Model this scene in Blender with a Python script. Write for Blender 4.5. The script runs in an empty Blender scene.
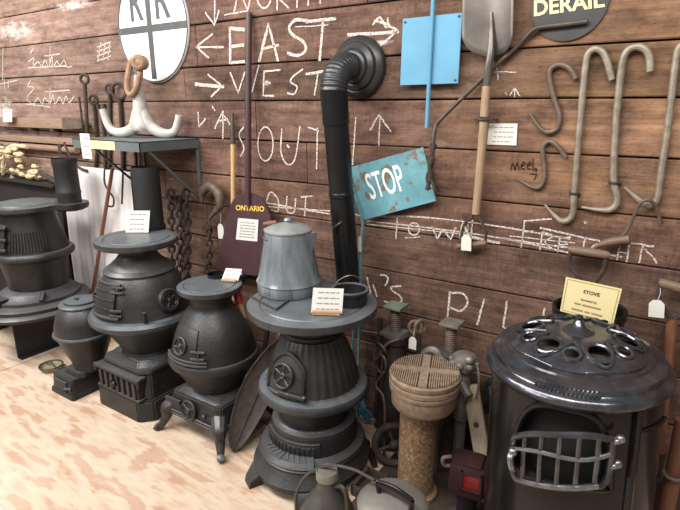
import bpy, bmesh, math, random
from mathutils import Vector, Matrix, noise

random.seed(7)
PI = math.pi
COL = bpy.context.scene.collection

# ------------------------------------------------------------------ camera
F, PITCH, YAW = 520.0, math.atan(148 / 520), math.radians(33.4)
CAM = Vector((0, -2.05, 1.55))
FW = Vector((-math.sin(YAW) * math.cos(PITCH), math.cos(YAW) * math.cos(PITCH), -math.sin(PITCH)))
RT = Vector((math.cos(YAW), math.sin(YAW), 0))
UP = RT.cross(FW)
cd = bpy.data.cameras.new('camera')
cam = bpy.data.objects.new('camera', cd)
COL.objects.link(cam)
cam.location = CAM
cam.rotation_euler = Matrix((RT, UP, -FW)).transposed().to_euler()
cd.sensor_fit = 'HORIZONTAL'
cd.sensor_width = 36
cd.lens = F * 36 / 680
cd.clip_start = .02
bpy.context.scene.camera = cam


def A(px, py, y=0.0):
    """point of the plane parallel to the wall at world y that was measured at photo pixel px, py"""
    r = FW * F + RT * (px - 340) - UP * (py - 255)
    return CAM + r * ((y - CAM.y) / r.y)


def Z(px, py, z=0.0):
    """the same on a level plane"""
    r = FW * F + RT * (px - 340) - UP * (py - 255)
    return CAM + r * ((z - CAM.z) / r.z)


# ------------------------------------------------------------------ materials
def nodes(name):
    m = bpy.data.materials.new(name)
    m.use_nodes = True
    nt = m.node_tree
    b = nt.nodes['Principled BSDF']
    return m, nt, b


def ramp(nt, fac, stops):
    r = nt.nodes.new('ShaderNodeValToRGB')
    e = r.color_ramp.elements
    while len(e) < len(stops):
        e.new(.5)
    for i, (p, c) in enumerate(stops):
        e[i].position = p
        e[i].color = (*c, 1) if len(c) == 3 else c
    nt.links.new(fac, r.inputs[0])
    return r.outputs[0]


def noise_tex(nt, scale, detail=5, vec=None, rough=.6):
    n = nt.nodes.new('ShaderNodeTexNoise')
    n.inputs['Scale'].default_value = scale
    n.inputs['Detail'].default_value = detail
    n.inputs['Roughness'].default_value = rough
    if vec:
        nt.links.new(vec, n.inputs['Vector'])
    return n.outputs['Fac']


def coords(nt, scale=(1, 1, 1)):
    t = nt.nodes.new('ShaderNodeNewGeometry')
    mp = nt.nodes.new('ShaderNodeMapping')
    mp.inputs['Scale'].default_value = scale
    nt.links.new(t.outputs['Position'], mp.inputs['Vector'])
    return mp.outputs[0]


def mix(nt, fac, a, b, mode='MIX'):
    m = nt.nodes.new('ShaderNodeMix')
    m.data_type = 'RGBA'
    m.blend_type = mode
    for v, s in ((fac, m.inputs[0]), (a, m.inputs[6]), (b, m.inputs[7])):
        if isinstance(v, (int, float)):
            s.default_value = v
        elif isinstance(v, tuple):
            s.default_value = (*v, 1)
        else:
            nt.links.new(v, s)
    return m.outputs[2]


def bump(nt, b, h, strength=.3, dist=.01):
    n = nt.nodes.new('ShaderNodeBump')
    n.inputs['Strength'].default_value = strength
    n.inputs['Distance'].default_value = dist
    nt.links.new(h, n.inputs['Height'])
    nt.links.new(n.outputs[0], b.inputs['Normal'])


def math_node(nt, op, a, b=None):
    n = nt.nodes.new('ShaderNodeMath')
    n.operation = op
    for i, v in enumerate((a, b)):
        if v is None:
            continue
        if isinstance(v, (int, float)):
            n.inputs[i].default_value = v
        else:
            nt.links.new(v, n.inputs[i])
    return n.outputs[0]


def simple(name, c1, c2=None, rough=.6, metal=0, scale=12, bmp=.15, dust=None, spots=None, stretch=(1, 1, 1)):
    """mottled surface; dust = colour that settles on faces that look up; spots = (colour, scale, threshold)"""
    m, nt, b = nodes(name)
    v = coords(nt, stretch)
    c2 = c2 or tuple(x * .7 for x in c1)
    f = noise_tex(nt, scale, 6, v)
    col = ramp(nt, f, [(.3, c2), (.7, c1)])
    if spots:
        sf = noise_tex(nt, spots[1], 4, v)
        msk = ramp(nt, sf, [(spots[2] - .03, (0, 0, 0)), (spots[2] + .03, (1, 1, 1))])
        col = mix(nt, msk, col, spots[0])
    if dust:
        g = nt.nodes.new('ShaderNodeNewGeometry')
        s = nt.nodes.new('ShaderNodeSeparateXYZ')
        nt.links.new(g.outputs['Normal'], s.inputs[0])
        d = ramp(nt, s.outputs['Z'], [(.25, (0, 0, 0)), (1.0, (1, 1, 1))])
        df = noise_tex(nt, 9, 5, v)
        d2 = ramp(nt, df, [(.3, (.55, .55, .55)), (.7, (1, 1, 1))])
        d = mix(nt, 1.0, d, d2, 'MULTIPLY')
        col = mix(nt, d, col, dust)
    nt.links.new(col, b.inputs['Base Color'])
    b.inputs['Roughness'].default_value = rough
    b.inputs['Metallic'].default_value = metal
    if bmp:
        bump(nt, b, noise_tex(nt, scale * 5, 4, v), bmp, .004)
    return m


M = {}
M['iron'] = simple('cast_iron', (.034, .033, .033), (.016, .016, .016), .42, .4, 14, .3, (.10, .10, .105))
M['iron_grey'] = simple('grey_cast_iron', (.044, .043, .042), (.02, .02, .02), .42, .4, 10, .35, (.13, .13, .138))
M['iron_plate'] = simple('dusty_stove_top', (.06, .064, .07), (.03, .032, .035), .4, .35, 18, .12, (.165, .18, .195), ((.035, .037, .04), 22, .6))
M['iron_black'] = simple('black_stove_enamel', (.014, .014, .015), (.008, .008, .008), .2, .35, 8, .05)
M['nickel'] = simple('polished_dark_iron', (.15, .152, .172), (.05, .05, .058), .2, .8, 16, .08)
M['chrome'] = simple('bright_iron_grill', (.36, .36, .37), (.16, .16, .165), .3, .85, 30, .1)
M['near_black'] = simple('near_black', (.006, .006, .006), None, .9)  # near-black for firebox, vent gaps, stand frame and wall backing
M['pipe'] = simple('blued_pipe', (.02, .021, .024), (.012, .012, .013), .28, .5, 6, .02)
M['pipe_matt'] = simple('matt_pipe', (.028, .029, .03), (.018, .018, .019), .55, .3, 5, .03)
M['flange'] = simple('flange_steel', (.07, .072, .075), (.04, .04, .042), .38, .6, 9, .05)
M['rust_dark'] = simple('dark_rust', (.07, .048, .036), (.03, .022, .018), .8, .2, 20, .35)
M['steel_old'] = simple('old_grey_steel', (.33, .285, .225), (.17, .14, .105), .55, .35, 30, .25)
M['steel_small'] = simple('brown_steel', (.18, .13, .10), (.09, .065, .05), .6, .35, 30, .25)
M['bar_dark'] = simple('dark_bar', (.085, .07, .06), (.045, .036, .03), .5, .4, 30, .3)
M['rust_post'] = simple('rusted_cast_post', (.30, .175, .085), (.13, .075, .04), .85, .1, 55, .8, None, ((.34, .25, .15), 90, .56))
M['rust_cap'] = simple('rusted_cap', (.30, .215, .15), (.17, .115, .075), .85, .1, 40, .6)
M['jack'] = simple('dirty_jack_iron', (.07, .055, .045), (.026, .02, .017), .65, .3, 18, .4, (.10, .085, .072))
M['steel_plate'] = simple('worn_steel_plate', (.26, .24, .22), (.15, .13, .12), .5, .5, 25, .2)
M['steel_green'] = simple('green_painted_plate', (.22, .27, .2), (.12, .15, .11), .5, .3, 25, .2)
M['anchor'] = simple('pale_grey_iron', (.52, .5, .47), (.32, .3, .27), .6, .1, 18, .2)
M['tan_iron'] = simple('tan_rusty_ring', (.34, .21, .125), (.18, .105, .065), .6, .2, 25, .25)
M['shelf'] = simple('grey_green_paint', (.125, .15, .155), (.095, .115, .12), .5, .2, 8, .05)
M['blue'] = simple('sky_blue_paint', (.105, .30, .455), (.085, .25, .39), .6, 0, 8, .04)
M['teal'] = simple('worn_teal_paint', (.16, .37, .43), (.085, .24, .29), .65, 0, 12, .12, None, ((.17, .13, .085), 17, .58))
M['teal_pole'] = simple('teal_pole', (.13, .34, .36), (.08, .22, .24), .6, 0, 25, .1)
M['rag'] = simple('blue_rag', (.10, .36, .52), (.06, .2, .3), .85, 0, 40, .2)
M['purple'] = simple('maroon_paint', (.065, .03, .036), (.042, .019, .024), .42, 0, 10, .06, None, ((.11, .075, .075), 70, .7))
M['white'] = simple('white_paint', (.86, .86, .86), (.8, .8, .8), .5, 0, 6, .02)
M['sign_grey'] = simple('sign_grey_paint', (.075, .077, .08), (.055, .057, .06), .5, 0, 14, .02)
M['sign_black'] = simple('sign_black_paint', (.035, .034, .034), (.022, .022, .022), .5, 0, 14, .04)
M['cream'] = simple('cream_paint', (.70, .58, .36), (.6, .47, .27), .5, 0, 20, .02)
M['yellow_text'] = simple('yellow_paint', (.78, .52, .08), None, .5)
M['paper'] = simple('white_card', (.64, .63, .59), (.58, .57, .53), .8, 0, 6, 0)
M['paper_yellow'] = simple('cream_card', (.68, .58, .31), (.64, .54, .28), .8, 0, 6, 0)
M['ink'] = simple('grey_print', (.27, .26, .25), None, .8, 0, 6, 0)
M['ink_dark'] = simple('black_print', (.05, .045, .04), None, .8, 0, 6, 0)
M['border'] = simple('brown_print', (.33, .24, .12), None, .8, 0, 6, 0)
M['string'] = simple('string', (.55, .52, .47), None, .9, 0, 6, 0)
M['wood_handle'] = simple('shovel_ash_wood', (.38, .27, .17), (.25, .165, .1), .6, 0, 10, .15, None, None, (20, 20, 1.2))
M['wood_yellow'] = simple('yellow_wood', (.56, .37, .18), (.45, .28, .12), .5, 0, 10, .1, None, None, (20, 20, 1.5))
M['wood_grip'] = simple('dark_grip_wood', (.20, .125, .08), (.1, .062, .04), .55, 0, 10, .15, None, None, (2, 20, 20))
M['wood_red'] = simple('red_brown_wood', (.21, .085, .045), (.12, .048, .026), .55, 0, 10, .15, None, None, (20, 20, 1.5))
M['wood_pale'] = simple('pale_plank', (.46, .37, .27), (.30, .23, .16), .7, 0, 10, .25, None, ((.1, .08, .065), 26, .66), (3, 3, 1))
M['wood_tip'] = simple('bare_wood', (.45, .28, .15), None, .6)
M['beam'] = simple('old_beam', (.30, .20, .145), (.19, .12, .085), .7, 0, 8, .25, None, None, (1.5, 20, 20))
M['cloth'] = simple('white_sheet', (.66, .62, .61), (.56, .52, .52), .9, 0, 4, .05)
M['black_cloth'] = simple('black_crate_paint', (.014, .010, .010), None, .9)
M['flower'] = simple('dried_cream_petals', (.72, .60, .40), (.42, .31, .17), .8, 0, 22, .3)
M['leaf'] = simple('dried_leaves', (.30, .27, .15), (.16, .14, .08), .8, 0, 22, .3)
M['enamel'] = simple('grey_enamel', (.22, .245, .265), (.10, .115, .13), .2, .1, 9, .03, None, ((.085, .095, .105), 5, .62), (2.4, 2.4, .5))
M['enamel_lid'] = simple('pale_enamel_lid', (.30, .32, .32), (.19, .2, .2), .3, .2, 20, .05)
M['can_grey'] = simple('dull_tin', (.24, .225, .2), (.15, .14, .12), .5, .4, 10, .12)
M['can_dark'] = simple('dark_tin', (.09, .083, .074), (.05, .046, .04), .45, .4, 14, .15)
M['red'] = simple('red_paint', (.50, .03, .03), (.36, .02, .02), .5, 0, 9, .05)
M['red_dark'] = simple('dark_red_lamp', (.045, .018, .017), (.025, .012, .012), .45, .2, 20, .12)
M['green'] = simple('green_paint', (.12, .17, .04), (.08, .12, .03), .6)

# red lens
m, nt, b = nodes('red_lens')
b.inputs['Base Color'].default_value = (.16, .010, .010, 1)
b.inputs['Roughness'].default_value = .15
M['lens'] = m

# shovel blade
m, nt, b = nodes('shovel_steel')
v = coords(nt, (1, 1, 1))
f = noise_tex(nt, 5, 6, v)
nt.links.new(ramp(nt, f, [(.3, (.085, .07, .06)), (.7, (.21, .19, .175))]), b.inputs['Base Color'])
b.inputs['Metallic'].default_value = .6
b.inputs['Roughness'].default_value = .38
M['blade'] = m

# wall boards
m, nt, b = nodes('old_boards')
g = nt.nodes.new('ShaderNodeNewGeometry')
at = nt.nodes.new('ShaderNodeAttribute')
at.attribute_name = 'tint'
grain = noise_tex(nt, 1.0, 8, coords(nt, (2.2, 5, 34)), .65)
fine = noise_tex(nt, 1.0, 6, coords(nt, (70, 5, 16)), .7)
stain = noise_tex(nt, 1.0, 5, coords(nt, (1.7, 1, 2.6)), .55)
blot = noise_tex(nt, 1.0, 6, coords(nt, (7, 1, 16)), .7)
base = ramp(nt, grain, [(.24, (.042, .023, .017)), (.42, (.105, .058, .042)), (.58, (.165, .097, .071)), (.78, (.27, .175, .13))])
base = mix(nt, ramp(nt, fine, [(.38, (0, 0, 0)), (.66, (.8, .8, .8))]), base, (.072, .037, .026))
base = mix(nt, ramp(nt, stain, [(.46, (0, 0, 0)), (.68, (.6, .6, .6))]), base, (.26, .155, .112))
base = mix(nt, ramp(nt, blot, [(.54, (0, 0, 0)), (.68, (.8, .8, .8))]), base, (.045, .023, .017))
mott = ramp(nt, noise_tex(nt, 1.0, 7, coords(nt, (6, 1, 15)), .72), [(.32, (.42, .40, .39)), (.5, (.95, .95, .95)), (.68, (1.35, 1.32, 1.3))])
speck = ramp(nt, noise_tex(nt, 1.0, 3, coords(nt, (38, 1, 75)), .6), [(.60, (1, 1, 1)), (.72, (.35, .33, .32))])
sx = nt.nodes.new('ShaderNodeSeparateXYZ')
nt.links.new(g.outputs['Position'], sx.inputs[0])
# warm orange-worn boards to the right of the shovel, stronger light far left painted in as paler board colour
wx = nt.nodes.new('ShaderNodeMapRange'); wx.inputs[1].default_value = -1.0; wx.inputs[2].default_value = -.3
nt.links.new(sx.outputs['X'], wx.inputs[0])
wz = nt.nodes.new('ShaderNodeMapRange'); wz.inputs[1].default_value = 1.12; wz.inputs[2].default_value = 1.3
nt.links.new(sx.outputs['Z'], wz.inputs[0])
wn = ramp(nt, noise_tex(nt, 1.0, 5, coords(nt, (3.5, 1, 9))), [(.35, (.1, .1, .1)), (.6, (1, 1, 1))])
wf = mix(nt, 1.0, math_node(nt, 'MULTIPLY', math_node(nt, 'MULTIPLY', wx.outputs[0], wz.outputs[0]), 1.0), wn, 'MULTIPLY')
warm = ramp(nt, grain, [(.25, (.11, .056, .03)), (.55, (.27, .15, .083)), (.8, (.40, .25, .15))])
base = mix(nt, wf, base, warm)
lx = nt.nodes.new('ShaderNodeMapRange'); lx.inputs[1].default_value = -2.2; lx.inputs[2].default_value = -3.9
nt.links.new(sx.outputs['X'], lx.inputs[0])
pale = ramp(nt, grain, [(.25, (.17, .11, .085)), (.55, (.35, .24, .195)), (.8, (.48, .36, .30))])
base = mix(nt, math_node(nt, 'MULTIPLY', lx.outputs[0], .7), base, pale)
base = mix(nt, 1.0, base, at.outputs['Color'], 'MULTIPLY')
base = mix(nt, .9, base, mott, 'MULTIPLY')
base = mix(nt, .8, base, speck, 'MULTIPLY')
nt.links.new(base, b.inputs['Base Color'])
b.inputs['Roughness'].default_value = .8
b.inputs['Specular IOR Level'].default_value = .25
hh = math_node(nt, 'ADD', math_node(nt, 'MULTIPLY', grain, 1.0), math_node(nt, 'MULTIPLY', fine, .6))
bump(nt, b, hh, .8, .008)
M['boards'] = m

# chalk: broken up where it misses the grain
def chalk_mat(name, col, lo, hi):
    m, nt, b = nodes(name)
    f = noise_tex(nt, 1.0, 5, coords(nt, (110, 20, 140)), .7)
    a = ramp(nt, f, [(lo, (.04, .04, .04)), (hi, (1, 1, 1))])
    b.inputs['Base Color'].default_value = (*col, 1)
    b.inputs['Roughness'].default_value = .95
    b.inputs['Specular IOR Level'].default_value = .1
    nt.links.new(a, b.inputs['Alpha'])
    return m
M['chalk'] = chalk_mat('chalk', (.74, .67, .62), .36, .60)
M['chalk_faint'] = chalk_mat('faint_chalk', (.78, .70, .64), .42, .6)
M['charcoal'] = chalk_mat('charcoal_mark', (.02, .014, .012), .32, .5)
m, nt, b = nodes('whitewash')
f1 = noise_tex(nt, 1.0, 6, coords(nt, (12, 20, 30)), .7)
at = nt.nodes.new('ShaderNodeAttribute'); at.attribute_name = 'tint'
ss = nt.nodes.new('ShaderNodeSeparateColor')
nt.links.new(at.outputs['Color'], ss.inputs[0])
ad = math_node(nt, 'ADD', math_node(nt, 'MULTIPLY', ss.outputs[0], .5), f1)
b.inputs['Base Color'].default_value = (.72, .64, .58, 1)
b.inputs['Roughness'].default_value = .95
nt.links.new(ramp(nt, ad, [(.74, (0, 0, 0)), (1.08, (.6, .6, .6))]), b.inputs['Alpha'])
M['smear'] = m

# plywood floor
m, nt, b = nodes('plywood_floor')
cr, sr = math.cos(.12), math.sin(.12)
v = coords(nt, (3.6, 11, 1))
f = noise_tex(nt, 1.0, 4, v, .5)
d = noise_tex(nt, 1.0, 7, coords(nt, (9, 50, 1)), .65)
big = noise_tex(nt, 1.2, 3, coords(nt, (1, 1.6, 1)))
col = ramp(nt, f, [(.36, (.42, .25, .155)), (.40, (.50, .365, .26)), (.50, (.57, .455, .345)), (.555, (.55, .42, .31)), (.59, (.44, .265, .175)), (.66, (.47, .31, .215)), (.70, (.55, .43, .32))])
col = mix(nt, ramp(nt, d, [(.50, (0, 0, 0)), (.68, (.6, .6, .6))]), col, (.36, .27, .20))
col = mix(nt, ramp(nt, big, [(.42, (0, 0, 0)), (.68, (.3, .3, .3))]), col, (.68, .60, .50))
k = nt.nodes.new('ShaderNodeTexBrick')
k.offset = .5
k.inputs['Scale'].default_value = 1
k.inputs['Brick Width'].default_value = 2.4
k.inputs['Row Height'].default_value = 1.2
k.inputs['Mortar Size'].default_value = .004
k.inputs['Color1'].default_value = (1, 1, 1, 1)
k.inputs['Color2'].default_value = (.96, .95, .94, 1)
k.inputs['Mortar'].default_value = (.45, .36, .28, 1)
mp = nt.nodes.new('ShaderNodeMapping'); mp.inputs['Location'].default_value = (.9, .33, 0)
nt.links.new(coords(nt), mp.inputs[0])
nt.links.new(mp.outputs[0], k.inputs['Vector'])
col = mix(nt, 1.0, col, k.outputs['Color'], 'MULTIPLY')
nt.links.new(col, b.inputs['Base Color'])
b.inputs['Roughness'].default_value = .62
bump(nt, b, d, .15, .003)
M['floor'] = m


# ------------------------------------------------------------------ mesh builder
class MB:
    def __init__(self):
        self.bm = bmesh.new()
        self.lay = None

    def quad_grid(self, pts, cu=False, cv=False):
        """pts[i][j] -> faces; cu/cv close the first/second direction"""
        V = [[self.bm.verts.new(p) for p in row] for row in pts]
        n, m_ = len(V), len(V[0])
        for i in range(n if cu else n - 1):
            for j in range(m_ if cv else m_ - 1):
                a, b_, c, d_ = V[i][j], V[(i + 1) % n][j], V[(i + 1) % n][(j + 1) % m_], V[i][(j + 1) % m_]
                try:
                    self.bm.faces.new((a, b_, c, d_))
                except ValueError:
                    pass
        return V

    def face(self, vs):
        try:
            return self.bm.faces.new(vs)
        except ValueError:
            return None

    def lathe(self, prof, c=(0, 0, 0), seg=48, rib=None, fn=None, close=True):
        """prof: list of (r, z). rib=(amp, n, z0, z1) flutes; fn(th, r, z)->r warps the outline"""
        c = Vector(c)
        rows = []
        for r, z in prof:
            row = []
            for k_ in range(seg):
                th = 2 * PI * k_ / seg
                rr = r
                if rib and rib[2] <= z <= rib[3]:
                    rr *= 1 + rib[0] * (abs(math.sin(th * rib[1] / 2)) - .5)
                if fn:
                    rr = fn(th, rr, z)
                row.append(c + Vector((rr * math.cos(th), rr * math.sin(th), z)))
            rows.append(row)
        V = self.quad_grid(rows, False, True)
        if close:
            for row, flip in ((V[0], True), (V[-1], False)):
                self.face(row[::-1] if flip else row)
        return self

    def tube(self, pts, r, seg=8, closed=False, caps=True, flat=1.0):
        pts = [Vector(p) for p in pts]
        n = len(pts)
        rs = r if isinstance(r, (list, tuple)) else [r] * n
        rows = []
        prev = None
        for i in range(n):
            if closed:
                t = pts[(i + 1) % n] - pts[i - 1]
            else:
                t = pts[min(i + 1, n - 1)] - pts[max(i - 1, 0)]
            t.normalize()
            if prev is None:
                ref = Vector((0, 1, 0)) if abs(t.y) < .9 else Vector((1, 0, 0))
                u = (ref - t * ref.dot(t)).normalized()
            else:
                u = (prev - t * prev.dot(t))
                if u.length < 1e-6:
                    u = t.orthogonal()
                u.normalize()
            prev = u
            w = t.cross(u)
            rows.append([pts[i] + (u * math.cos(2 * PI * k_ / seg) * flat + w * math.sin(2 * PI * k_ / seg)) * rs[i] for k_ in range(seg)])
        V = self.quad_grid(rows, closed, True)
        if caps and not closed:
            self.face(V[0][::-1])
            self.face(V[-1])
        return self

    def torus(self, c, R, r, axis=(0, 0, 1), seg=24, rs=8, sx=1.0, sy=1.0):
        q = Vector((0, 0, 1)).rotation_difference(Vector(axis).normalized())
        pts = [Vector(c) + q @ Vector((R * sx * math.cos(2 * PI * k_ / seg), R * sy * math.sin(2 * PI * k_ / seg), 0)) for k_ in range(seg)]
        return self.tube(pts, r, rs, True)

    def box(self, lo, hi, bevel=0.0, mat=None):
        lo, hi = Vector(lo), Vector(hi)
        vs = []
        for x in (lo.x, hi.x):
            for y in (lo.y, hi.y):
                for z in (lo.z, hi.z):
                    p = Vector((x, y, z))
                    vs.append(self.bm.verts.new(mat @ p if mat else p))
        fs = []
        for q in ((0, 1, 3, 2), (4, 6, 7, 5), (0, 4, 5, 1), (2, 3, 7, 6), (0, 2, 6, 4), (1, 5, 7, 3)):
            fs.append(self.face([vs[i] for i in q]))
        if bevel:
            es = list({e for f_ in fs for e in f_.edges})
            bmesh.ops.bevel(self.bm, geom=es, offset=bevel, segments=2, affect='EDGES', profile=.6)
        return self

    def sheet(self, poly, nrm, th, bevel=0.0):
        """flat plate: polygon (3D points, front face) pushed back along -nrm by th"""
        nrm = Vector(nrm).normalized()
        f_ = [self.bm.verts.new(Vector(p)) for p in poly]
        g_ = [self.bm.verts.new(Vector(p) - nrm * th) for p in poly]
        fa, fb = self.face(f_), self.face(g_[::-1])
        n = len(poly)
        for i in range(n):
            self.face((f_[i], g_[i], g_[(i + 1) % n], f_[(i + 1) % n]))
        if bevel:
            es = list(fa.edges) + list(fb.edges)
            bmesh.ops.bevel(self.bm, geom=es, offset=bevel, segments=2, affect='EDGES')
        return self

    def prism(self, poly2, z0, z1, c=(0, 0), s1=1.0, bevel=0.0):
        """vertical prism of a 2-D outline, scaled by s1 at the top about c"""
        lo = [self.bm.verts.new((x, y, z0)) for x, y in poly2]
        hi = [self.bm.verts.new((c[0] + (x - c[0]) * s1, c[1] + (y - c[1]) * s1, z1)) for x, y in poly2]
        n = len(poly2)
        fs = [self.face(lo[::-1]), self.face(hi)]
        for i in range(n):
            fs.append(self.face((lo[i], lo[(i + 1) % n], hi[(i + 1) % n], hi[i])))
        if bevel:
            es = list({e for f_ in fs if f_ for e in f_.edges})
            bmesh.ops.bevel(self.bm, geom=es, offset=bevel, segments=2, affect='EDGES')
        return self

    def ball(self, c, r, sc=(1, 1, 1), seg=14):
        rows = []
        for i in range(1, seg // 2 + 1):
            a = PI * i / (seg // 2 + 1)
            rows.append([Vector(c) + Vector((r * sc[0] * math.sin(a) * math.cos(2 * PI * k_ / seg), r * sc[1] * math.sin(a) * math.sin(2 * PI * k_ / seg), -r * sc[2] * math.cos(a))) for k_ in range(seg)])
        V = self.quad_grid(rows, False, True)
        self.face(V[0][::-1])
        self.face(V[-1])
        return self

    def disc(self, c, nrm, r, th, seg=40, up=(0, 0, 1), sy=1.0):
        """short cylinder facing nrm, its face centre at c"""
        nrm = Vector(nrm).normalized()
        u = Vector(up).cross(nrm).normalized()
        w = nrm.cross(u)
        poly = [Vector(c) + u * r * math.cos(2 * PI * k_ / seg) + w * r * sy * math.sin(2 * PI * k_ / seg) for k_ in range(seg)]
        return self.sheet(poly, nrm, th)

    def ribbon(self, pts, w, nrm=(0, -1, 0)):
        pts = [Vector(p) for p in pts]
        nrm = Vector(nrm)
        L, R = [], []
        for i, p in enumerate(pts):
            t = pts[min(i + 1, len(pts) - 1)] - pts[max(i - 1, 0)]
            s = t.cross(nrm)
            s.normalize()
            e = w * (.85 + .3 * random.random()) / 2
            L.append(p + s * e)
            R.append(p - s * e)
        self.quad_grid([L, R])
        return self


def tree_loc(o):
    v = Vector((0, 0, 0))
    while o:
        v += o.location
        o = o.parent
    return v


def build(name, mb, mat, parent=None, smooth=35, loc=None, label=None, cat=None, group=None, kind=None):
    """links the builder's geometry (world coordinates) as ONE mesh object"""
    bm = mb.bm
    bmesh.ops.recalc_face_normals(bm, faces=bm.faces)
    me = bpy.data.meshes.new(name)
    if parent:
        off = tree_loc(parent)
    elif loc is not None:
        off = Vector(loc)
    else:
        xs = [v.co for v in bm.verts]
        off = Vector((sum(p.x for p in xs) / len(xs), sum(p.y for p in xs) / len(xs), min(p.z for p in xs)))
    bm.transform(Matrix.Translation(-off))
    bm.to_mesh(me)
    bm.free()
    if smooth:
        for p in me.polygons:
            p.use_smooth = True
        me.set_sharp_from_angle(angle=math.radians(smooth))
    me.materials.append(M[mat] if isinstance(mat, str) else mat)
    o = bpy.data.objects.new(name, me)
    COL.objects.link(o)
    if parent:
        o.parent = parent
    else:
        o.location = off
    tag(o, label, cat, group, kind)
    return o


def tag(o, label=None, cat=None, group=None, kind=None):
    for k_, v_ in (('label', label), ('category', cat), ('group', group), ('kind', kind)):
        if v_:
            o[k_] = v_
    return o


def thing(name, loc, label, cat, group=None):
    o = bpy.data.objects.new(name, None)
    o.empty_display_size = .1
    COL.objects.link(o)
    o.location = loc
    return tag(o, label, cat, group)


def spline(pts, n=6, closed=False):
    """smooth curve through the points (Catmull-Rom)"""
    P = [Vector(p) for p in pts]
    out = []
    N = len(P)
    rng = range(N) if closed else range(N - 1)
    for i in rng:
        p0 = P[(i - 1) % N] if closed else P[max(i - 1, 0)]
        p1, p2 = P[i], P[(i + 1) % N]
        p3 = P[(i + 2) % N] if closed else P[min(i + 2, N - 1)]
        for k_ in range(n):
            t = k_ / n
            out.append(.5 * ((2 * p1) + (p2 - p0) * t + (2 * p0 - 5 * p1 + 4 * p2 - p3) * t * t + (3 * p1 - p0 - 3 * p2 + p3) * t ** 3))
    if not closed:
        out.append(P[-1])
    return out


def wall_path(pxs, y, n=6):
    return spline([A(p[0], p[1], -y) for p in pxs], n)


_dg = None


def text_mb(txt, BL, BR, TR, TL, lift, bold=.0, th=.0012, space=1.0):
    """lettering stretched over the quad BL BR TR TL, raised by the vector lift"""
    cu = bpy.data.curves.new('lettering', 'FONT')
    cu.body = txt
    cu.offset = bold
    cu.space_character = space
    cu.resolution_u = 3
    o = bpy.data.objects.new('lettering_tmp', cu)
    COL.objects.link(o)
    dg = bpy.context.evaluated_depsgraph_get()
    me = bpy.data.meshes.new_from_object(o.evaluated_get(dg))
    bpy.data.objects.remove(o)
    xs = [v.co.x for v in me.vertices]
    ys = [v.co.y for v in me.vertices]
    x0, x1, y0, y1 = min(xs), max(xs), min(ys), max(ys)
    mb = MB()
    BL, BR, TR, TL, lift = map(Vector, (BL, BR, TR, TL, lift))
    vs = []
    for v_ in me.vertices:
        u, w = (v_.co.x - x0) / (x1 - x0), (v_.co.y - y0) / (y1 - y0)
        p = (BL * (1 - u) + BR * u) * (1 - w) + (TL * (1 - u) + TR * u) * w
        vs.append(mb.bm.verts.new(p + lift))
    for p in me.polygons:
        mb.face([vs[i] for i in p.vertices])
    bpy.data.meshes.remove(me)
    r = bmesh.ops.extrude_face_region(mb.bm, geom=list(mb.bm.faces))
    mv = [e for e in r['geom'] if isinstance(e, bmesh.types.BMVert)]
    bmesh.ops.translate(mb.bm, verts=mv, vec=lift.normalized() * th)
    return mb


# ------------------------------------------------------------------ room
SEAMS = [-.02, .055, .24, .43, .622, .815, 1.013, 1.187, 1.385, 1.58, 1.755, 1.967, 2.165, 2.36, 2.55, 2.75, 2.95]
wall = None
mb = MB()
lay = mb.bm.loops.layers.float_color.new('tint')
rw = random.Random(3)
XL, XR = -7.0, 2.6
for i in range(len(SEAMS) - 1):
    z0, z1 = SEAMS[i], SEAMS[i + 1]
    cuts = [XL]
    x = XL + rw.uniform(1.0, 3.0)
    while x < XR - .8:
        cuts.append(x)
        x += rw.uniform(2.6, 4.2)
    cuts.append(XR)
    for a, b_ in zip(cuts, cuts[1:]):
        g0 = rw.uniform(.002, .0045)
        dy = rw.uniform(0, .0025)
        before = set(mb.bm.faces)
        # long board with slightly wavy edges
        n = max(4, int((b_ - a) / .12))
        rows = []
        ph = rw.uniform(0, 9)
        for s in range(n + 1):
            x_ = a + .0025 + (b_ - a - .005) * s / n
            e0 = z0 + g0 + .0025 * noise.noise((x_ * 1.7 + ph, 0, i))
            e1 = z1 - g0 + .0025 * noise.noise((x_ * 1.7 + ph, 5, i))
            rows.append([Vector((x_, .035, e0)), Vector((x_, dy + .003, e0)), Vector((x_, dy, e0 + .004)), Vector((x_, dy, (e0 + e1) / 2)),
                         Vector((x_, dy, e1 - .004)), Vector((x_, dy + .003, e1)), Vector((x_, .035, e1))])
        V = mb.quad_grid(rows)
        mb.face(V[0]); mb.face(V[-1][::-1])
        t = rw.uniform(.80, 1.12)
        tint = (t * rw.uniform(.97, 1.05), t, t * rw.uniform(.94, 1.03), 1)
        for f_ in set(mb.bm.faces) - before:
            for l in f_.loops:
                l[lay] = tint
wall = build('wall_back', mb, 'boards', kind='structure', smooth=20, loc=(0, 0, 0))
mb = MB().box((XL, .036, -.02), (XR, .07, 2.95))
build('wall_backing', mb, 'near_black', kind='structure', smooth=0)
mb = MB().box((XL, -5.5, -.06), (XR, .07, 0))
build('floor', mb, 'floor', kind='structure', smooth=0)

# ------------------------------------------------------------------ chalk writing on the boards
CY = .0012


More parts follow.
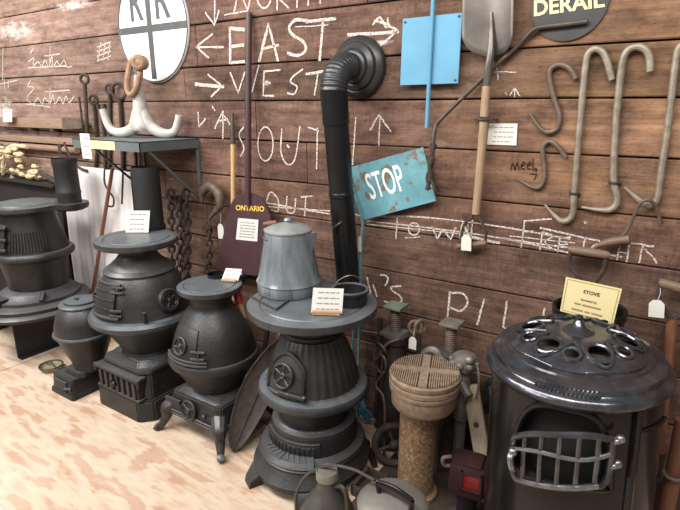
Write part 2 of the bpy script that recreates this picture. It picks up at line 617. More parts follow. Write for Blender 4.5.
def chalk(name, strokes, w=2.2, mat='chalk', label=None):
    mb = MB()
    for s in strokes:
        ww = w
        sm = False
        if isinstance(s, tuple) and isinstance(s[0], (int, float)):
            ww, s = s
        P = [A(p[0], p[1], -CY) for p in s]
        if len(P) > 3:
            P = spline(P, 5)
        elif len(P) >= 2:
            Q = []
            for a, b_ in zip(P, P[1:]):
                for k_ in range(4):
                    q = a.lerp(b_, k_ / 4)
                    Q.append(q + Vector((rs.uniform(-.0015, .0015), 0, rs.uniform(-.0015, .0015))))
            Q.append(P[-1])
            P = Q
        d = (P[0] - CAM).dot(FW)
        mb.ribbon(P, ww * .78 * d / F)
    return build(name, mb, mat, wall, smooth=0, label=label)


def oval(cx, cy, rx, ry, a0=0, a1=360, n=14):
    return [(cx + rx * math.cos(math.radians(a0 + (a1 - a0) * k_ / n)), cy - ry * math.sin(math.radians(a0 + (a1 - a0) * k_ / n))) for k_ in range(n + 1)]


rs = random.Random(5)
chalk('chalk_lettering', [[(214.7, -6), (214.7, 24)], [(205, 12.5), (214.7, 25), (219, 10)], (1.6, [(224, 15), (247, 11)]),
       [(234, 13), (239, -12), (248, 11)], [(248, 11), (252, -14)], oval(264, -4, 7, 12), [(277, 10), (277, -14)], [(277, -14), (285, -12), (285, -5), (278, -3), (289, 8)],
       [(297, 8), (298, -14)], [(308, 6), (309, -14)], [(320, 4), (321, -14)], [(308, -4), (320, -5)]], 2.4, label='chalk word with arrow pointing down')
chalk('chalk_lettering', [(2.4, [(196, 47), (224, 47)]), (2.6, [(212.7, 34), (196, 47), (209, 58)]), [(230, 27), (230, 64)], [(230, 28), (245, 30)], [(230, 46.5), (244, 45)], [(230, 63), (245, 61.5)],
       [(259, 62), (268.5, 24), (278, 61.5)], (3, [(263, 49), (279, 45)]), [(307.7, 21), (295.6, 20), (289, 27.6), (293, 35), (303, 41.5), (305.7, 50), (298, 55.5), (287, 53)],
       [(305.7, 22), (336, 18.5)], [(323, 20), (319.5, 61)], (1.2, [(295, 27), (328, 25)])], 3.9, label='bold chalk word EAST with arrow')
chalk('chalk_lettering', [(4.2, [(195, 84), (224, 86.7)]), [(207.7, 74), (222, 86), (211, 97)], [(230, 71.6), (238, 93), (245, 71.6)], [(245, 71.6), (252, 92), (259, 65)],
       [(264, 70), (263, 95.5), (274, 96)], [(264, 71.6), (280.6, 70)], [(264, 84), (270.5, 83)], [(303, 69), (293, 76.6), (290.6, 82), (297, 86.7), (294, 94), (287, 93)],
       (3, [(305.7, 74), (325, 71)]), [(318, 73), (314.5, 95.5)], oval(267, 83, 1.5, 1.5)], 2.3, label='chalk word WEST with arrow')
chalk('chalk_lettering', [[(198, 112), (199, 127), (205.5, 118.5)], [(223, 111), (223, 139)], [(214.5, 128.7), (222, 113), (232, 127)], [(212, 106), (215, 111)], [(219, 121), (228, 119)],
       [(243.8, 127), (239, 135), (244, 148), (240, 157)], oval(265.5, 144, 7.6, 17), [(282, 128), (281, 151.6), (287, 164), (295, 159), (300, 126)], (3, [(287, 144), (289, 148)]),
       [(307.5, 127), (319, 131)], [(317.7, 128), (316.5, 169)], [(356, 117), (352.5, 165)], [(380, 115), (379, 146)], [(370, 130), (379, 115), (391, 132)]], 2.1, 'chalk', 'faint chalk word SOUTH with arrow pointing up')
chalk('chalk_lettering', [[(266.7, 201), (270.5, 192), (278, 199.6), (278, 211), (271, 209.7)], [(287, 196), (287, 211), (294, 212), (295.6, 198)], [(300.6, 197), (313, 196)], [(305.7, 197), (304.5, 216)],
       (1.8, [(262, 202), (330, 214)]), (1.4, [(262, 206), (330, 211)]), (1.5, [(348, 212), (368, 218)]), (1.6, [(367, 216.5), (420, 217), (490, 225), (570, 239)]), (1.6, [(367, 221), (430, 228), (500, 238), (570, 253)]), (1.3, [(367, 224), (470, 235)]),
       (1.8, [(397.5, 217), (396, 239)]), (1.6, [(385, 217), (410, 216)]), oval(414, 229, 5.5, 6), (1.2, [(405, 238), (420, 237)]), (2.2, [(431.5, 226), (437.5, 239), (442.5, 229)]), (2.2, [(442.5, 229), (451, 239), (456, 227.5)]),
       (2.6, [(460, 239), (462.5, 222.5), (471, 239)]), (2, [(471, 239), (472.5, 220)]), (3.2, [(466, 236), (500, 243)]), (1.5, [(495, 226), (513, 228)])], 2.0, label='chalk words OUT TOWN between ruled lines')
chalk('chalk_lettering', [[(525, 220), (521, 247.5)], [(525, 221), (552, 219)], [(523, 232), (533, 231)], [(542.5, 232), (540, 250)], [(542.5, 232), (553, 236), (545, 242), (554, 250)],
       [(560, 237), (557.5, 252)], [(560, 238), (571, 237)], [(559, 245), (568, 244)], [(585, 237.6), (583, 248)], [(600, 243), (592, 247), (594, 254), (602, 251)], [(620, 246), (617, 260)], [(629.5, 244), (626.5, 262)], [(619, 252), (628, 253)],
       [(643, 246), (639, 263)], (2.2, [(630.6, 243), (654, 246.5)]), [(645, 249), (652, 256), (657, 264)], (2.4, [(540, 228), (600, 241)]), (2.2, [(500, 238), (540, 244), (571, 248), (622, 257)]), (1.3, [(510, 236), (575, 243)]), (2.6, [(584, 221), (585.5, 223.5)])], 2.0, label='chalk word FREIGHT between ruled lines')
chalk('chalk_lettering', [[(367, 277), (371, 296)], [(373, 284), (377, 297)], [(380, 275), (385, 275), (388, 279), (385, 286)], [(401.5, 286), (391.5, 287), (393, 291), (400, 296), (401.5, 301), (394, 304), (384, 301)],
       [(450, 291), (447, 320)], [(450, 293), (463, 293.7), (467.6, 302.5), (460.6, 311), (450.5, 307.5)], [(484.5, 298.7), (477, 325)], [(507, 301), (503, 327), (516, 333)], [(545, 308), (542, 320), (552, 323)]], 2.5, label="chalk letters 's PILL low on the wall")
chalk('chalk_lettering', [(4, [(347.5, 35), (399, 31.5)]), [(386, 25), (398, 30.5), (379, 46.5)], [(372.6, 25), (380, 17.5), (386.5, 27.6), (388, 17.5)], [(374, 21), (390, 24)], (1.4, [(495, 72), (517, 72)]), (1.4, [(497, 66), (498, 80)]), (1.4, [(514.7, 88), (514.7, 97)]), (1.4, [(509.7, 96), (514.7, 88), (520, 96)]),
       (1.3, [(505, 92), (507, 95)])], 2.8, label='chalk arrow with a scribble above it')
scr = [[(28, 62), (34, 58), (33, 66), (38, 62), (42, 66), (45, 60), (49, 67), (52, 56), (53, 67), (57, 61), (60, 66), (64, 60), (67, 67), (72, 66)], [(30, 54), (34, 48)], [(44, 56), (60, 54)], [(50, 47), (50, 66)], [(28, 68), (66, 66)],
       [(31, 80), (28, 86), (34, 88), (27, 98), (33, 104), (38, 98), (42, 104), (45, 98), (50, 103), (53, 95), (55, 104), (60, 97), (63, 104), (66, 96), (69, 103), (74, 96)], [(45, 92), (70, 90)], [(26, 104), (50, 107)], [(50, 88), (50, 104)],
       [(3, 48), (2.5, 80)], [(-4, 85), (18, 80)], [(4, 78), (5, 90)], [(9, 80), (8, 88)]] + [[(97, 61 - k_ * 4.6), (111, 56 - k_ * 4.8)] for k_ in range(4)] + [[(98 + k_ * 5, 60), (101 + k_ * 4.4, 42)] for k_ in range(3)]
chalk('chalk_lettering', scr, 1.5, 'chalk_faint', 'faint chalk scribbles on the left boards')
chalk('charcoal_lettering', [[(511, 170), (512, 162), (515, 170)], [(515, 170), (517, 162), (519, 170)], [(521, 166), (525, 164), (523, 162), (521, 168), (525, 169)], [(527, 166), (531, 164), (529, 162), (527, 168), (531, 169)], [(533, 158), (533, 170), (536, 168), (536, 172)], [(530, 174), (537, 174), (534, 180)]], 1.3, 'charcoal', 'small dark handwritten word')


def smear(px0, py0, px1, py1):
    mb = MB()
    n = 10
    rows = []
    for i in range(n + 1):
        rows.append([A(px0 + (px1 - px0) * i / n, py0 + (py1[0] - py0) * 0 + (lambda a, b_: a + (b_ - a) * j / n)(py0, py1[0]) + (py1[1]) * i / n, -.0008) for j in range(n + 1)])
    V = mb.quad_grid(rows)
    la = mb.bm.loops.layers.float_color.new('tint')
    idx = {}
    for i in range(n + 1):
        for j in range(n + 1):
            idx[V[i][j]] = math.sin(PI * i / n) * math.sin(PI * j / n)
    for f_ in mb.bm.faces:
        for l in f_.loops:
            q = idx[l.vert]
            l[la] = (q, q, q, 1)
    build('whitewash_smear', mb, 'smear', wall, smooth=0)


smear(-14, 9, 46, (38, -4))
smear(44, 1, 100, (16, -8))
smear(-14, 74, 20, (16, -3))
smear(340, 20, 404, (28, -2))

# ------------------------------------------------------------------ helpers for small paper goods


def card(name, BL, BR, TR, TL, label, nlines=4, mat='paper', group=None, holder=None):
    """printed card: a thin sheet with lines of small print"""
    BL, BR, TR, TL = map(Vector, (BL, BR, TR, TL))
    nr = (BR - BL).cross(TL - BL).normalized()
    if nr.y > 0:
        nr = -nr
    t = thing(name, (BL + BR) / 2, label, 'card', group)
    build('paper', MB().sheet([BL, BR, TR, TL], nr, .0012), mat, t, smooth=0)
    mb = MB()
    rr = random.Random(len(label))

    def at(u, v_):
        return (BL * (1 - u) + BR * u) * (1 - v_) + (TL * (1 - u) + TR * u) * v_ + nr * .0006
    for k_ in range(nlines):
        v_ = .82 - .66 * k_ / max(1, nlines - 1)
        u = .14 + rr.uniform(0, .06)
        while u < .8:
            u2 = min(.88, u + rr.uniform(.08, .2))
            mb.sheet([at(u, v_ - .022), at(u2, v_ - .022), at(u2, v_ + .022), at(u, v_ + .022)], nr, .0003)
            u = u2 + .035
    build('printed_lines', mb, 'ink', t, smooth=0)
    if holder:
        mb = MB()
        d = (BR - BL).normalized()
        mid = (BL + BR) / 2
        mt = Matrix((d, Vector((0, 0, 1)).cross(d), Vector((0, 0, 1)))).transposed().to_4x4()
        mt.translation = Vector((mid.x, mid.y, holder[0]))
        L = (BR - BL).length
        mb.box((-L * .45, -.014, 0), (L * .45, .014, holder[1]), .002, mt)
        build('card_holder', mb, 'wood_tip', t, smooth=0, label='small wooden block that holds the card')
    return t


def price_tag(top, size, label, tilt=0.0, y=None, string_to=None):
    """white tag with clipped corners hanging on a string from top"""
    top = Vector(top)
    w, h = size
    t = thing('price_tag', top, label, 'tag')
    c = math.cos(tilt); s = math.sin(tilt)

    def at(u, v_):
        return top + Vector((u * c - v_ * s, -.002, u * s + v_ * c))
    pl = [at(-w / 2, -h), at(w / 2, -h), at(w / 2, -h * .22), at(w * .25, 0), at(-w * .25, 0), at(-w / 2, -h * .22)]
    build('paper', MB().sheet(pl, (0, -1, 0), .0012), 'paper', t, smooth=0)
    if string_to is not None:
        st = Vector(string_to)
        mid = (top + st) / 2 + Vector((.004, -.002, 0))
        build('string', MB().tube(spline([at(0, -h * .1), mid, st], 5), .0012, 5), 'string', t)
    return t


def pxw(px, p):
    """metres for px photo pixels at point p"""
    return px * (Vector(p) - CAM).dot(FW) / F


# ------------------------------------------------------------------ wall signs
def wall_disc(c, r, th, seg=64):
    mb = MB()
    mb.disc(c, (0, -1, 0), r, th, seg)
    return mb


# crossing sign
cc = A(151.5, 26.5, -.012)
rc = .298
t = thing('railroad_sign', cc, 'round white sign with grey cross and two letters R, hung high on the wall', 'sign')
build('plate', wall_disc(cc, rc, .011), 'white', t)
mb = MB(); mb.torus(cc + Vector((0, -.001, 0)), rc - .006, .0045, (0, 1, 0), 72, 6)
build('rim', mb, 'sign_grey', t)
mb = MB()
cr_ = A(149.8, 28.5, -.0125)
wv = .021
mb.box((cr_.x - wv, -.0135, cr_.z - math.sqrt(rc ** 2 - .001) + .02 + (cc.z - cr_.z)), (cr_.x + wv, -.0125, cc.z + rc - .014))
mb.box((cc.x - rc + .014, -.0136, cr_.z - wv * .9), (cc.x + rc - .014, -.0126, cr_.z + wv * .9))
build('cross', mb, 'sign_grey', t, smooth=0)
for a, b_ in (((131.5, 22), (144, 20)), ((156.5, 19.5), (171, 17))):
    BL, BR = A(*a, -.0126), A(*b_, -.0126)
    BL.z = BR.z = (BL.z + BR.z) / 2
    up_ = Vector((0, 0, .20))
    build('letter', text_mb('R', BL, BR, BR + up_, BL + up_, (0, -.0006, 0), .018), 'sign_grey', t, smooth=0)

# derail disc
cc = A(569, 1.5, -.008)
rc = (A(569, 40.5, -.008) - cc).length
t = thing('derail_sign', cc, 'dark round sign lettered DERAIL at the top right', 'sign')
build('plate', wall_disc(cc, rc, .008), 'sign_black', t)
q = [A(534, 16.5, -.0085), A(605, 7, -.0085), A(604, -9, -.0085), A(534, .5, -.0085)]
build('lettering', text_mb('DERAIL', *q, (0, -.0006, 0), .03), 'cream', t, smooth=0)

# plain blue flag on its pole
yy = .03
q = [A(*p, -yy) for p in ((400, 85.4), (458, 83.4), (462.4, 12.6), (402.8, 18.8))]
t = thing('blue_metal_flag', A(426.7, 128, -yy), 'plain sky-blue rectangular metal flag on a thin blue pole', 'sign')
build('flag_plate', MB().sheet(q, (0, -1, 0), .004, .0012), 'blue', t)
build('pole', MB().tube([A(434, -14, -yy - .008), A(426.7, 128, -yy - .008)], .0085, 10), 'blue', t)
mb = MB()
for p in ((405, 22), (459, 16), (455, 80)):
    mb.ball(A(*p, -yy - .002), .005, (1, .5, 1))
build('rivets', mb, 'sign_grey', t)
mb = MB(); mb.box(A(431, 50, -yy) + Vector((-.012, .004, -.01)), A(431, 50, -yy) + Vector((.012, yy - .001, .01)))
build('wall_bracket', mb, 'rust_dark', t, smooth=0)

# STOP flag
yy = .038
q = [A(*p, -yy) for p in ((362.6, 220.5), (436, 201), (423, 147), (348, 168))]
t = thing('stop_flag', A(352, 352, -.02), 'worn turquoise metal flag lettered STOP, tilted on a long turquoise rod', 'sign')
build('flag_plate', MB().sheet(q, (0, -1, 0), .004, .001), 'teal', t)


def qp(u, v_):
    return (q[0] * (1 - u) + q[1] * u) * (1 - v_) + (q[3] * (1 - u) + q[2] * u) * v_


build('lettering', text_mb('STOP', qp(.20, .32), qp(.69, .33), qp(.67, .83), qp(.19, .81), (0, -.0006, 0), .008), 'white', t, smooth=0)
build('rod', MB().tube(spline([A(347.2, 167, -yy - .004), A(355, 194, -yy - .004), A(362.3, 221, -yy - .004), A(361.5, 240, -yy), A(360.5, 262, -yy), A(359, 330, -yy), Vector((A(358, 415, -yy).x, -yy, .006))], 5), .007, 8), 'teal_pole', t)
build('rod', MB().tube(spline([A(361, 238, -yy - .012), A(357, 300, -yy - .012), A(352, 352, -yy - .012), Vector((A(350, 415, -yy - .012).x, -yy - .012, .006))], 5), .005, 8), 'teal_pole', t)
mb = MB()
mb.box(A(392, 180, 0) + Vector((-.015, -yy + .004, -.01)), A(392, 180, 0) + Vector((.015, -.001, .01)))
build('wall_bracket', mb, 'rust_dark', t, smooth=0)
price_tag(A(360, 236, -.06), (.018, .075), 'narrow white tag on the rod of the STOP flag', 0, None, A(361.5, 228, -.052))

# ------------------------------------------------------------------ shovel hung blade up
yb = .05
t = thing('shovel', A(476, 213, -.03), 'long-handled shovel hung blade up on the wall, with a D-shaped grip below', 'shovel')
nu, nv = 16, 14
rows = []
for j in range(nv + 1):
    v_ = j / nv
    row = []
    for i in range(nu + 1):
        u = -1 + 2 * i / nu
        # outline: straight sides, rounded shoulders towards the socket
        yb_ = 56 - 12 * abs(u) ** 5 - 5 * (abs(u) ** 2) + (3.5 * math.exp(-(u * 6) ** 2))
        py = -34 + (yb_ + 34) * (1 - v_)
        px = 490.5 + 25.5 * u - (py - 30) * .02
        p = A(px, py, -.02)
        p.y -= .028 * (1 - u * u) * -1 + .028 + .004
        row.append(p)
    rows.append(row)
mb = MB(); mb.quad_grid(rows)
bl = build('blade', mb, 'blade', t, smooth=60)
sm_ = bl.modifiers.new('thickness', 'SOLIDIFY'); sm_.thickness = .003
build('socket', MB().tube(spline([A(491.3, 12, -.03), A(491.5, 30, -.034), A(491, 52, -.046), A(488, 70, -.05), A(486.4, 89, -.045)], 6), [.004 + .010 * min(1, k_ / 12) for k_ in range(25)], 10), 'blade', t)
build('handle', MB().tube([A(486.6, 86, -.044), A(482, 145, -.036), A(476, 214, -.03)], .0165, 12), 'wood_handle', t)
mb = MB()
g0, g1 = A(459.5, 246, -.035), A(484.5, 243, -.035)
mb.tube(spline([A(476, 206, -.03), A(472, 217, -.033), A(464, 225, -.035), g0], 6), .006, 8)
mb.tube(spline([A(476, 206, -.03), A(480, 219, -.033), A(486, 231, -.035), g1], 6), .006, 8)
build('yoke', mb, 'rust_dark', t)
build('grip', MB().tube([g0 - (g1 - g0) * .08, g1 + (g1 - g0) * .08], .012, 10), 'wood_grip', t)
mb = MB()
pk = A(484.5, 119.5, -.04)
mb.torus(pk, .021, .004, (-.05, 0, 1), 20, 6)
mb.torus(pk + Vector((0, 0, .008)), .021, .003, (.1, 0, 1), 20, 6)
mb.tube([pk + Vector((-.045, .01, 0)), pk + Vector((-.02, -.006, 0)), pk + Vector((.03, -.006, .003)), pk + Vector((.04, .01, 0))], .004, 6)
mb.tube([pk + Vector((-.04, .01, 0)), pk + Vector((-.04, .038, 0))], .004, 6)
mb.tube([pk + Vector((.038, .01, 0)), pk + Vector((.038, .038, 0))], .004, 6)
build('hanger', mb, 'ink_dark', t)
price_tag(A(466.5, 235, -.055), (.042, .065), 'white tag tied to the grip of the hanging shovel', .05, None, A(468, 224, -.045))
card('information_card', A(487, 144.5, -.004), A(516.3, 145.5, -.004), A(517.5, 123.5, -.004), A(489, 123.5, -.004), 'white card pinned to the wall right of the shovel handle', 4)

# bent bar crossing the shovel
pts = [(587.5, 21.5), (561, 25), (538, 28), (529, 34), (517, 47), (499, 63), (480, 81), (441, 119), (435, 129), (433, 144), (432.5, 156), (429.5, 168), (430, 178), (427, 190)]
P = [A(px, py, -(.02 + .062 * max(0, min(1, (py - 90) / 45)))) for px, py in pts]
t = thing('poker_bar', P[-1], 'long dark bent iron bar running behind the shovel to below the DERAIL lettering', 'bar')
build('bar', MB().tube(spline(P, 5), .0085, 10), 'bar_dark', t)
mb = MB()
for k_ in range(2):
    Q = []
    for s in range(40):
        u = s / 39
        c0 = A(433 - 5 * u, 144 + 45 * u, -.082)
        Q.append(c0 + Vector((math.cos(u * 9 + k_ * PI) * .011, math.sin(u * 9 + k_ * PI) * .009, 0)))
    mb.tube(Q, .0055, 7)
mb.tube(spline([A(430, 178, -.082), A(433, 184, -.082), A(435, 191, -.082)], 4), .006, 7)
build('twisted_end', mb, 'rust_dark', t)

# ------------------------------------------------------------------ hooks
def hook(pxs, y, r, mat, label, tip=1, ties=(), grp=None, name='iron_hook', cat='hook'):
    P = wall_path(pxs, y, 6)
    n = len(P)
    k_ = 12
    rad = [r * (min(1, .3 + .7 * (n - 1 - i) / k_) if tip else 1) for i in range(n)]
    if not ties:
        return build(name, MB().tube(P, rad, 10), mat, None, label=label, cat=cat, group=grp)
    t = thing(name, P[-1], label, cat, grp)
    build('shank', MB().tube(P, rad, 10), mat, t)
    for (tx, ty) in ties:
        mb = MB()
        c0 = A(tx, ty, -y)
        mb.torus(c0, r + .003, .0035, (0, .2, 1), 16, 6)
        mb.torus(c0 + Vector((0, 0, .006)), r + .003, .003, (.1, -.1, 1), 16, 6)
        mb.tube([c0 + Vector((-.014, 0, 0)), c0 + Vector((-.016, y - .001, 0))], .003, 6)
        mb.tube([c0 + Vector((.014, 0, 0)), c0 + Vector((.02, y - .001, 0))], .003, 6)
        build('wire_tie', mb, 'ink_dark', t)
    return t


hook([(576, 79), (570, 69), (561, 64.7), (553, 67), (549.4, 75), (553.8, 97), (560, 117), (556.8, 128.5), (546.5, 132), (537.6, 125), (529.4, 112.4)], .011, .0095, 'steel_small', 'short brown S-shaped hook, the upper of the two small ones')
hook([(565.8, 157.6), (559, 148), (551, 141.5), (544.7, 144), (542.7, 152), (544.7, 170.7), (543.5, 182), (538, 187.5), (530, 186), (515, 177.7)], .010, .0088, 'steel_small', 'short brown S-shaped hook, the lower of the two small ones')
hook([(611.8, 80), (608, 64), (603, 52.8), (595.4, 49), (588.4, 53.5), (585.4, 66), (581.6, 105.5), (579, 135), (575.8, 173), (574, 196), (573, 212), (569, 219.5), (561.5, 221), (554, 215), (544.7, 204.6)], .017, .0115, 'steel_old', 'long grey hook with a pointed lower end beside the two small S-hooks', 1, ((573.8, 194),))
hook([(650, 71.6), (649.4, 57), (644.4, 49), (635.6, 47), (627, 51.5), (622, 65), (618, 100.5), (615.5, 130), (613.6, 178), (617, 196), (616, 204.6), (610, 209.5), (598, 209.7), (581.6, 207)], .017, .012, 'steel_old', 'long pale hook with a flat bent lower end, middle of the three long ones', 1, ((613.8, 183.5),))
hook([(693, 66), (691, 52), (685, 45.5), (679, 48), (676, 60), (671, 100), (667.4, 130), (660.8, 175), (657.5, 198), (650.7, 205.5), (643, 203), (633, 194.6), (624.3, 187)], .014, .0115, 'steel_old', 'long grey hook at the right edge with a smaller hook hung on it')
P = spline([A(659.4, 224, -.012), A(658.8, 213, -.018), A(653.5, 203.2, -.036), A(646, 200.2, -.046), A(639.3, 204.7, -.046), A(632.6, 219, -.04), A(626.5, 231, -.036), A(620, 238.8, -.033)], 6)
t = thing('hay_hook', A(612, 241, -.03), 'small curved hook with a round wooden grip hanging from the long hook', 'hook')
build('hook_rod', MB().tube(P, .0062, 8), 'steel_small', t)
build('grip', MB().tube(spline([A(594, 248, -.03), A(601, 244.5, -.03), A(612, 241.5, -.032), A(629.5, 239, -.032)], 4), [.005, .006, .007, .009, .011, .012, .0135, .0145, .015, .0155, .016, .0165, .0165], 12), 'wood_grip', t)

# ------------------------------------------------------------------ stovepipe with elbow and wall flange
fc = A(360, 67.5, 0)
t = thing('stovepipe', (fc.x, -.19, .68), 'black stovepipe bent by a ribbed elbow into a round flange on the wall', 'stovepipe')
d_ = .205
pr = .053
mb = MB()
prof = [(.129, 0), (.130, .014), (.124, .026), (.104, .038), (.099, .037), (.095, .05), (.076, .062), (.07, .06), (.066, .072), (pr + .004, .078)]
R = Matrix.Rotation(PI / 2, 4, 'X')
rows = [[fc + Vector((r * math.cos(2 * PI * k_ / 56), -z - .0005, r * math.sin(2 * PI * k_ / 56))) for k_ in range(56)] for r, z in prof]
V = mb.quad_grid(rows, False, True)
mb.face(V[0]); mb.face(V[-1])
build('wall_flange', mb, 'flange', t)
# elbow: out of the wall, then down
rb = .105
arc = []
for k_ in range(49):
    a = PI / 2 * k_ / 48
    arc.append(fc + Vector((0, -(d_ - rb) - rb * math.sin(a), -rb * (1 - math.cos(a)))))
arc = [fc + Vector((0, -.05, 0)), fc + Vector((0, -.08, 0))] + arc
rad = [pr, pr] + [pr + (.0022 if (k_ // 2) % 2 else -.001) for k_ in range(49)]
rad = [rad[i] + .002 for i in range(len(rad))]
build('elbow', MB().tube(arc, rad, 36), 'flange', t)
top = arc[-1]
bot = Vector((top.x + .012, -.098, .70))
dr = (bot - top)
build('pipe', MB().tube([top + dr * -.01, top + dr * .14], pr + .0035, 36), 'pipe', t)
build('pipe', MB().tube([top + dr * .14, top + dr * .47], pr, 36), 'pipe', t)
mb = MB().tube([top + dr * .455, top + dr * .463, top + dr * .475, top + dr * .483], [pr, pr + .004, pr + .004, pr], 36)
build('seam_ring', mb, 'pipe', t)
build('pipe', MB().tube([top + dr * .475, top + dr], pr + .001, 36), 'pipe', t)
mb = MB()
kp = top + dr * .63 + Vector((.0, -pr - .003, 0))
mb.tube(spline([kp + Vector((-.012, .002, -.02)), kp + Vector((-.01, -.012, 0)), kp + Vector((.012, -.012, .02)), kp + Vector((.022, .004, .03))], 5), .005, 8)
build('damper_key', mb, 'flange', t)

# ------------------------------------------------------------------ grey shelf with anchor hook and rods
SX1, SZ = -2.296, 1.381
SD = .39
SX0 = -2.89
t = thing('wall_shelf', (SX0, 0, SZ), 'narrow grey-green metal shelf on diagonal brackets carrying the pale grapnel', 'shelf')
mb = MB()
mb.box((SX0, -SD, SZ - .004), (SX1, -.001, SZ))
mb.box((SX0, -SD, SZ - .05), (SX1, -SD + .004, SZ))
mb.box((SX1 - .004, -SD, SZ - .05), (SX1, -.001, SZ))
mb.box((SX0, -SD, SZ - .05), (SX0 + .004, -.001, SZ))
build('shelf_board', mb, 'shelf', t, smooth=0)
for xb in (SX1 - .012, SX0 + .095):
    mb = MB()
    mb.box((xb - .01, -.012, SZ - .36), (xb + .01, -.001, SZ - .05))
    mb.tube([(xb, -SD + .06, SZ - .05), (xb, -.012, SZ - .34)], .008, 6)
    mb.ball((xb, -.012, SZ - .25), .007)
    build('bracket', mb, 'shelf', t, smooth=30)
card('shelf_card', (-2.715, -SD - .0015, SZ - .048), (-2.50, -SD - .0015, SZ - .048), (-2.50, -SD - .0015, SZ - .004), (-2.715, -SD - .0015, SZ - .004), 'long cream card on the front edge of the grey shelf', 3, 'paper_yellow')
a0 = Vector((-2.76, -SD - .003, SZ + .03))
card('shelf_tag', a0 + Vector((-.045, 0, -.135)), a0 + Vector((.045, 0, -.135)), a0 + Vector((.045, 0, 0)), a0 + Vector((-.045, 0, 0)), 'upright white card at the left end of the grey shelf', 3)

# pale grapnel: stem with two upturned arms
ga = A(144, 137, -.13)
ga.z = SZ + .005
side = RT.copy(); side = (side * .93 + Vector((0, -.25, 0))).normalized()
k0 = pxw(1.08, ga)


def gp(px, py, dy=0):
    """point in the upright plane of the grapnel"""
    return ga + side * ((px - 142.5) * k0) + Vector((0, dy, (136.5 - py) * k0))


t = thing('grapnel', (ga.x, ga.y, SZ), 'pale grey iron grapnel with two upturned arms standing on the shelf', 'hook')
mb = MB()
mb.tube(spline([gp(142, 82), gp(141.5, 100), gp(141.5, 118), gp(142, 131)], 6), [.022, .0235, .025, .0265, .028, .030, .032, .034, .036, .038, .041, .044, .047, .050, .053, .056, .058, .056, .05], 14)
rl = [.03, .034, .036, .036, .036, .035, .034, .033, .032, .031, .03, .029, .028, .027, .026, .025, .025, .024, .023, .022, .022, .021, .02, .02, .02]
pl = spline([gp(140, 112), gp(133, 128), gp(119, 133), gp(107, 129), gp(101, 112)], 6)
mb.tube(pl, [x * 1.0 for x in rl], 12)
pr_ = spline([gp(142, 112), gp(151, 127), gp(163, 133), gp(175, 131), gp(181, 117)], 6)
mb.tube(pr_, [x * 1.0 for x in rl], 12)
mb.torus(gp(139.5, 76), .028, .013, side.cross(Vector((0, 0, 1))), 20, 8)
build('grapnel_body', mb, 'anchor', t)
mb = MB()
mb.tube(spline([gp(142, 72, -.03), gp(137, 90, -.04), gp(139.5, 99, -.045), gp(146, 95, -.045), gp(151, 80, -.035), gp(148, 70, -.03)], 6, True), .0165, 10, True)
build('shackle_ring', mb, 'tan_iron', t)
mb = MB()
cb = gp(152.5, 72.5, -.05)
mb.torus(cb, .026, .018, side.cross(Vector((0, 0, 1))), 24, 10)
mb.ball(cb + Vector((0, .02, 0)), .04)
mb.ball(gp(145, 71, .0), .036)
build('shackle_eye', mb, 'tan_iron', t)

# ring-ended rods on the wall behind the shelf: each is its own thing
def rod(pxs, y, r, ring, label, mat='rust_dark', fork=False):
    P = wall_path(pxs, y, 5)
    mb = MB().tube(P, r, 8)
    if ring:
        d0 = (P[0] - P[1]).normalized()
        c0 = P[0] + d0 * ring * .9
        mb.torus(c0, ring, r * .8, (-0.5, 1, 0), 20, 8)
    if fork:
        p0 = P[0]
        mb.tube(spline([p0 + Vector((-.035, 0, .05)), p0 + Vector((-.028, 0, .015)), p0, p0 + Vector((.028, 0, .015)), p0 + Vector((.035, 0, .05))], 4), r, 8)
    return build('iron_rod', mb, mat, None, label=label, cat='rod')


rod([(84.7, 83), (86, 105), (87, 130), (87, 160)], .076, .012, .026, 'tall dark rod with a small eye, leftmost behind the shelf')
rod([(94, 104), (96, 125), (97, 150), (95, 172)], .013, .011, .028, 'dark rod with a small round eye left of the forked rod')
rod([(101.5, 112), (104, 135), (105, 165), (105, 175)], .013, .011, 0, 'dark rod with a forked top between two eye rods', 'rust_dark', True)
rod([(109.6, 93), (110, 110), (110, 150), (109, 172)], .013, .011, .026, 'dark rod with a small eye right of the forked rod')
rod([(119.5, 98), (121, 115), (122.5, 150), (122.5, 176)], .015, .013, .045, 'dark rod with a large ring at its top beside the grapnel')
rod([(135.5, 151), (136.5, 172)], .02, .011, 0, 'plain short dark bar under the shelf beside the stovepipe')
rod([(79, 97), (81, 112), (82.5, 128)], .072, .007, 0, 'thin short wire-like rod above the old timber beam')
P = [A(112.5, 168, -.160), A(106.5, 205, -.156), A(93.5, 288, -.15)]
P.append(P[2] + (P[2] - P[1]) * (P[2].z / (P[1].z - P[2].z)) * .99)
build('walking_stick', MB().tube(P, [.011, .0115, .012, .0115], 10), 'wood_red', None, label='long reddish wooden stick leaning before the white sheet', cat='stick')

